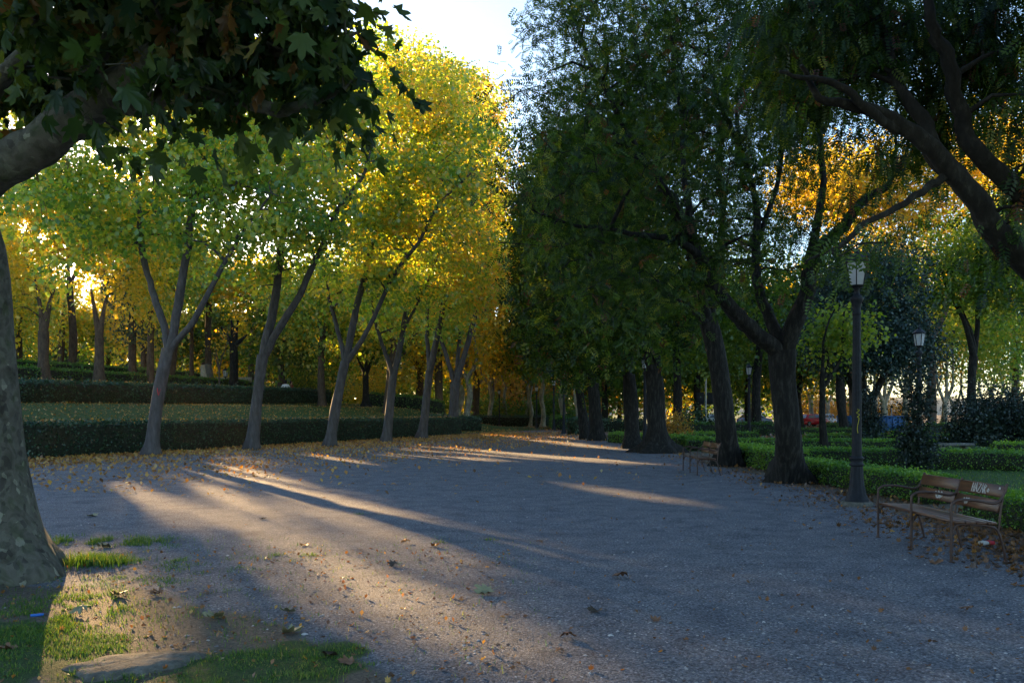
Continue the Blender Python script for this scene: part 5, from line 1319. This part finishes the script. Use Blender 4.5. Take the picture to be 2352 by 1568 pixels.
skip(27.3, 63.5, 0, .1, 1.9, 1.8, 1.05, 'deep blue waste skip, nearer and right one')
skip(26.6, 67.0, 0, .15, 2.4, 1.8, 1.05, 'paler blue waste skip behind the deep blue one')

# ------------------------------------------------------------------ signs and poles
m_ = M['galv'] = surf('galvanised_steel', [(.3, (.25, .27, .30)), (.7, (.38, .40, .43))], nscale=8, rough=.45, metallic=.6)
x_ = (1621 - 1176) / FPX * 70
rt = empty('sign_post', (x_, 70, 0), 0, 'pale grey pole with dark sign boards behind the garden hedge', 'sign post')
mb = MB(); tube(mb, [(0, 0, 0), (0, 0, 2.2), (0, 0, 4.4)], .075, 12); mb.build('pole', M['galv'], rt)
mb = MB(); box(mb, (.5, .02, 2.75), (.8, .04, .95), bev=.01); mb.build('sign_board', M['iron'], rt)
mb = MB(); box(mb, (-.42, .03, 2.75), (.62, .04, .95), bev=.01); mb.build('sign_board', M['iron'], rt)
x_ = (2048 - 1176) / FPX * 76
rt = empty('traffic_sign', (x_, 76, 0), .9, 'round traffic sign seen from behind above the blue skip', 'traffic sign')
mb = MB(); tube(mb, [(0, 0, 0), (0, 0, 1), (0, 0, 2.2)], .035, 8); mb.build('pole', M['galv'], rt)
mb = MB(); th = np.linspace(0, 2 * PI, 24, endpoint=False)
for s_ in (0,):
    V = [(.24 * math.cos(a), .03, 1.95 + .3 * math.sin(a)) for a in th] + [(.24 * math.cos(a), .05, 1.95 + .3 * math.sin(a)) for a in th]
    q = np.arange(24); mb.add(V, np.stack([q, (q + 1) % 24, (q + 1) % 24 + 24, q + 24], -1)); mb.f.append(np.array([list(range(23, -1, -1)), list(range(24, 48))])); mb.m.append(np.zeros(2, np.int32)); mb.v.append(np.zeros((0, 3), np.float32)); mb.t.append(np.zeros(0, np.float32))
mb.build('sign_disc', M['iron'], rt)
# low concrete bollard-like post near the garden hedge
x_ = (1668 - 1176) / FPX * 66
mb = MB(); box(mb, (0, 0, .62), (.42, .42, 1.25), bev=.04); box(mb, (0, 0, 1.29), (.52, .52, .09), bev=.03)
o = mb.build('litter_bin', M['concrete']); o.location = (x_, 66, 0); tag(o, 'squat grey bin behind the lopped ash trunk', 'litter bin')

# ------------------------------------------------------------------ cars
CGp = 'cars parked beyond the garden'
M['cglass'] = surf('car_glass', [(.3, (.02, .03, .04)), (.7, (.04, .05, .06))], rough=.1, spec=.8)
M['tyre'] = surf('tyre_rubber', [(.3, (.01, .01, .01)), (.7, (.02, .02, .02))], rough=.8)
def car(x, y, rz, col, label):
    root = empty('parked_car', (x, y, 0), rz, label, 'car', CGp)
    pm = surf(col[0] + '_car_paint', [(.3, col[1]), (.7, tuple(min(1, q * 1.2) for q in col[1]))], rough=.25, spec=.6)
    prof = [(-2.05, .35), (-2.1, .62), (-2.02, .86), (-1.75, .98), (-1.35, 1.38), (-.9, 1.46), (.25, 1.46), (.75, 1.3), (1.15, .98), (1.8, .88), (2.05, .70), (2.1, .42), (2.0, .25), (-2.0, .25)]
    ws = [.80, .84, .86, .84, .66, .62, .62, .66, .82, .84, .82, .80, .80, .80]
    n = len(prof); V = [(a, -w_, b_) for (a, b_), w_ in zip(prof, ws)] + [(a, w_, b_) for (a, b_), w_ in zip(prof, ws)]
    mb = MB(); q = np.arange(n); mb.add(V, np.stack([q, (q + 1) % n, (q + 1) % n + n, q + n], -1))
    mb.f.append(np.array([list(range(n - 1, -1, -1)), list(range(n, 2 * n))])); mb.m.append(np.zeros(2, np.int32)); mb.v.append(np.zeros((0, 3), np.float32)); mb.t.append(np.zeros(0, np.float32))
    body = mb.build('body', pm, root)
    for s_ in (-1, 1):
        mb = MB(); mb.add([(-1.45, s_ * .835, 1.0), (-1.1, s_ * .69, 1.36), (-.35, s_ * .67, 1.38), (-.35, s_ * .86, 1.0)], [(0, 1, 2, 3)]); mb.add([(-.28, s_ * .86, 1.0), (-.28, s_ * .67, 1.38), (.25, s_ * .66, 1.38), (.62, s_ * .71, 1.26), (.98, s_ * .85, 1.0)], [(0, 1, 2, 3, 4)])
        mb.build('side_window', M['cglass'], root)
    for a0, h0, a1, h1, w0, w1 in ((1.16, .985, .77, 1.31, .74, .60), (-1.77, .99, -1.37, 1.38, .74, .58)):
        mb = MB(); e = .02 * np.sign(a0); mb.add([(a0 + e, -w0, h0 + .015), (a0 + e, w0, h0 + .015), (a1 + e, w1, h1), (a1 + e, -w1, h1)], [(0, 1, 2, 3)]); mb.build('windscreen', M['cglass'], root)
    for wx in (-1.3, 1.3):
        for s_ in (-1, 1):
            mb = MB(); tube(mb, [(wx, s_ * .70, .32), (wx, s_ * .78, .32), (wx, s_ * .87, .32)], .32, 20); wl = mb.build('wheel', M['tyre'], root)
            mb = MB(); tube(mb, [(wx, s_ * .86, .32), (wx, s_ * .87, .32), (wx, s_ * .885, .32)], .19, 14); mb.build('rim', M['galv'], wl)
    for s_ in (-1, 1):
        mb = MB(); box(mb, (2.08, s_ * .62, .66), (.06, .3, .13), bev=.02); mb.build('headlight', M['glass'], root)
        mb = MB(); box(mb, (-2.08, s_ * .66, .75), (.06, .22, .16), bev=.02); mb.build('tail_light', M['redpaint'], root)
    return root
def carpx(px, z, rz, col, lab): car((px - 1176) / FPX * z, z, rz, col, lab)
carpx(1864, 104, .5, ('red', (.45, .01, .02)), 'small red car parked beside a far trunk')
carpx(1836, 109, .4, ('silver', (.35, .36, .38)), 'silver car behind the red one')
carpx(1900, 110, .3, ('white', (.6, .6, .62)), 'white car right of the red one')
carpx(1733, 112, .2, ('grey_blue', (.16, .2, .27)), 'grey-blue car glimpsed between the two biggest trunks')
carpx(1650, 114, .1, ('pale_green', (.4, .45, .4)), 'pale car half hidden behind the lopped ash')

# ------------------------------------------------------------------ monument and wall on the terrace
x_ = (478 - 1176) / FPX * 82; g_ = float(gz(x_, 82))
rt = empty('concrete_monument', (x_, 82, g_), 0, 'pale concrete wedge with a leaning dark slab on the terrace', 'monument')
def prism(poly, y0, y1, name, mat, parent):
    n = len(poly); V = [(a, y0, b_) for a, b_ in poly] + [(a, y1, b_) for a, b_ in poly]; q = np.arange(n)
    mb = MB(); mb.add(V, np.stack([q, (q + 1) % n, (q + 1) % n + n, q + n], -1)); mb.f.append(np.array([list(range(n - 1, -1, -1)), list(range(n, 2 * n))])); mb.m.append(np.zeros(2, np.int32)); mb.v.append(np.zeros((0, 3), np.float32)); mb.t.append(np.zeros(0, np.float32))
    return mb.build(name, mat, parent)
zz = lambda py: EYE - (py - 949) / FPX * 82 - g_
prism([(-.5, -.1), (-.5, zz(839)), (-.1, zz(838)), (.42, -.1)], -.6, .6, 'wedge', M['concrete'], rt)
prism([(.43, -.1), (-.09, zz(838)), (.05, zz(836)), (.62, -.1)], -.7, .7, 'leaning_slab', M['stone'], rt)
x_ = (535 - 1176) / FPX * 84; g_ = float(gz(x_, 84))
mb = MB(); box(mb, (0, 0, (EYE + 84 / FPX * 84 - g_) / 2), (3.6, .35, (EYE + 82 / FPX * 84 - g_)), bev=.03); o = mb.build('concrete_wall', M['concrete']); o.location = (x_, 84, g_); tag(o, 'low concrete wall between the monument and the terrace trees', 'wall')

# ------------------------------------------------------------------ two people on the terrace
M['skin'] = surf('skin', [(.3, (.42, .24, .17)), (.7, (.52, .31, .22))], rough=.6)
M['hair'] = surf('dark_hair', [(.3, (.012, .008, .006)), (.7, (.03, .02, .015))], rough=.5)
M['whitec'] = surf('white_cotton', [(.3, (.6, .62, .66)), (.7, (.75, .76, .8))], rough=.9)
M['darkc'] = surf('dark_trousers', [(.3, (.03, .035, .05)), (.7, (.05, .055, .07))], rough=.9)
M['rustc'] = surf('rust_jacket', [(.3, (.20, .05, .03)), (.7, (.28, .08, .05))], rough=.9)
def skinned(name, verts, edges, radii, mat, parent, root=0):
    me = bpy.data.meshes.new(name); me.from_pydata(verts, edges, []); o = bpy.data.objects.new(name, me); COL.objects.link(o)
    o.modifiers.new('skin', 'SKIN'); s_ = o.modifiers.new('sub', 'SUBSURF'); s_.levels = 2; s_.render_levels = 2
    for q, v in enumerate(me.skin_vertices[0].data): v.radius = radii[q] if isinstance(radii[q], tuple) else (radii[q],) * 2; v.use_root = (q == root)
    me.materials.append(mat)
    if parent: o.parent = parent
    for pl in me.polygons: pl.use_smooth = True
    dg = bpy.context.evaluated_depsgraph_get(); ev = o.evaluated_get(dg); nm = bpy.data.meshes.new_from_object(ev); o.modifiers.clear(); o.data = nm
    for pl in nm.polygons: pl.use_smooth = True
    return o
def person(x, y, z, rz, top, label, bun=True, arms=((.34, -.05, 1.15), (.30, -.22, 1.0))):
    root = empty('person', (x, y, z), rz, label, 'person')
    V = [(0, 0, .95), (0, 0, 1.15), (0, .01, 1.38), (0, 0, 1.47), (0, 0, 1.53), (0, -.01, 1.62), (0, 0, 1.70),
         (.19, 0, 1.38), (arms[0]), (arms[1]), (-.19, 0, 1.38), (-arms[0][0], arms[0][1], arms[0][2]), (-arms[1][0], arms[1][1], arms[1][2]),
         (.10, 0, .88), (.11, -.01, .48), (.11, .01, .09), (.12, -.13, .04), (-.10, 0, .88), (-.11, -.01, .48), (-.11, .01, .09), (-.12, -.13, .04)]
    E = [(0, 1), (1, 2), (2, 3), (3, 4), (4, 5), (5, 6), (2, 7), (7, 8), (8, 9), (2, 10), (10, 11), (11, 12), (0, 13), (13, 14), (14, 15), (15, 16), (0, 17), (17, 18), (18, 19), (19, 20)]
    Rr = [(.15, .11), (.13, .10), (.16, .11), .055, .07, (.085, .10), .07, .06, .042, .03, .06, .042, .03, .085, .06, .042, .035, .085, .06, .042, .035]
    body = skinned('body', V, E, Rr, M['skin'], root)
    skinned('shirt', [V[0], V[1], V[2], (0, 0, 1.43), V[7], tuple(np.array(V[8])), V[10], tuple(np.array(V[11]))], [(0, 1), (1, 2), (2, 3), (2, 4), (4, 5), (2, 6), (6, 7)], [(.17, .13), (.155, .12), (.175, .125), .075, .078, .06, .078, .06], top, root)
    skinned('trousers', [V[0], V[13], V[14], V[15], V[17], V[18], V[19]], [(0, 1), (1, 2), (2, 3), (0, 4), (4, 5), (5, 6)], [(.16, .12), .10, .075, .06, .10, .075, .06], M['darkc'], root)
    hv = [(0, .035, 1.58), (0, .03, 1.66), (0, .0, 1.72), (0, .06, 1.48)] + ([(0, .10, 1.76)] if bun else [])
    skinned('hair', hv, [(0, 1), (1, 2), (0, 3)] + ([(2, 4)] if bun else []), [(.10, .10), (.105, .105), .08, .06] + ([.06] if bun else []), M['hair'], root)
    # face: nose and ears
    mb = MB(); lathe(mb, [(.0, .0), (.014, .004), (.012, .03), (0, .05)], 8, c=(0, -.115, 1.60)); mb.build('nose', M['skin'], root)
    mb = MB()
    for s_ in (-1, 1): lathe(mb, [(.0, .0), (.011, .0), (.011, .012), (0, .014)], 8, c=(s_ * .035, -.098, 1.625))
    mb.build('eyes', M['hair'], root)
    return root
x_ = (656 - 1176) / FPX * 73.6; g_ = float(gz(x_, 73.6)); print('person ground', g_, 'want', 4.55 - 1.76)
p1_ = person(x_, 73.6, g_, 3.3, M['whitec'], 'person in a white top with dark hair tied up, behind the upper hedge')
p1_.scale = (1.08,) * 3
x_ = (669 - 1176) / FPX * 74.4; g_ = float(gz(x_, 74.4))
p2_ = person(x_, 74.4, g_, 1.4, M['rustc'], 'person in a rust-coloured top half hidden behind the one in white', bun=False); p2_.scale = (1.08,) * 3

# ------------------------------------------------------------------ stone in the turf, small rubbish
g_ = G(305, 1525)
th = np.linspace(0, 2 * PI, 36, endpoint=False); mb = MB(); V = [(0, 0, .035)]
rr_ = 1 + .10 * np.sin(3 * th + 1) + .06 * np.sin(5 * th) + .04 * np.sin(9 * th + 2)
for k_, (q, h_) in enumerate(((.5, .034), (.85, .028), (1.0, .0), (1.02, -.04))):
    for a, e in zip(th, rr_): V.append((.40 * q * e * math.cos(a), .24 * q * e * math.sin(a), h_ + .004 * math.sin(7 * a + k_)))
n = 36; q = np.arange(n)
mb.add(V, np.stack([q + 1, (q + 1) % n + 1, np.zeros(n, int)], -1))
mb.v.append(np.zeros((0, 3), np.float32)); mb.t.append(np.zeros(0, np.float32)); mb.m.append(np.zeros(3 * n, np.int32))
mb.f.append(np.concatenate([np.stack([1 + k_ * n + q, 1 + (k_ + 1) * n + q, 1 + (k_ + 1) * n + (q + 1) % n, 1 + k_ * n + (q + 1) % n], -1) for k_ in range(3)]))
o = mb.build('flat_stone', M['stone'], smooth=True); o.location = (g_[0], g_[1], float(gz(*g_)) + .0); o.rotation_euler = (0, 0, .5); tag(o, 'flat pale stone sunk in the grass at the bottom left', 'stone')
g_ = G(70, 1417); mb = MB(); tube(mb, [(0, 0, 0), (.04, 0, 0), (.075, 0, 0)], .011, 8); tube(mb, [(.076, 0, 0), (.082, 0, 0), (.09, 0, 0)], .009, 8)
M['bluepl'] = surf('blue_plastic', [(.3, (.02, .12, .5)), (.7, (.04, .2, .6))], rough=.3)
o = mb.build('plastic_lighter', M['bluepl']); o.location = (g_[0], g_[1], float(gz(*g_)) + .014); o.rotation_euler = (0, 0, .5); tag(o, 'small blue plastic lighter in the shaded grass', 'lighter')
g_ = G(2252, 1254); rt = empty('crushed_carton', (g_[0], g_[1], float(gz(*g_))), .3, 'crushed red and white carton under the near bench', 'litter')
for nm, mt, x0 in (('carton_side', M['white'], 0), ('carton_lid', M['redpaint'], .09)):
    rr_ = np.random.default_rng(5); th = np.linspace(0, 2 * PI, 10, endpoint=False); V = []
    for k_, xx in enumerate(np.linspace(0, .09, 5)):
        for a in th: f = .035 * (1 + .3 * rr_.uniform(-1, 1)); V.append((x0 + xx, f * math.cos(a), .032 + .8 * f * math.sin(a)))
    i = np.arange(4)[:, None]; j = np.arange(10)[None]; mb = MB(); mb.add(V, np.stack([i * 10 + j, i * 10 + (j + 1) % 10, (i + 1) * 10 + (j + 1) % 10, (i + 1) * 10 + j], -1).reshape(-1, 4))
    mb.f.append(np.array([list(range(9, -1, -1)), list(range(40, 50))])); mb.m.append(np.zeros(2, np.int32)); mb.v.append(np.zeros((0, 3), np.float32)); mb.t.append(np.zeros(0, np.float32)); mb.build(nm, mt, rt)
print('trees', len(TREES), 'leaves', sum(t[1] for t in TREES))
# ------------------------------------------------------------------ the thin evening haze
mb = MB(); box(mb, (100, 530, 17.5), (2300, 1180, 38))
m, nt, out = newmat('haze_air')
vp = nt.nodes.new('ShaderNodeVolumePrincipled'); vp.inputs['Color'].default_value = (.92, .93, .95, 1); vp.inputs['Density'].default_value = .00005; vp.inputs['Anisotropy'].default_value = .7
nt.links.new(vp.outputs[0], out.inputs['Volume'])
hz = mb.build('haze', m); tag(hz, 'thin evening haze hanging between the trees', 'haze', kind='stuff')
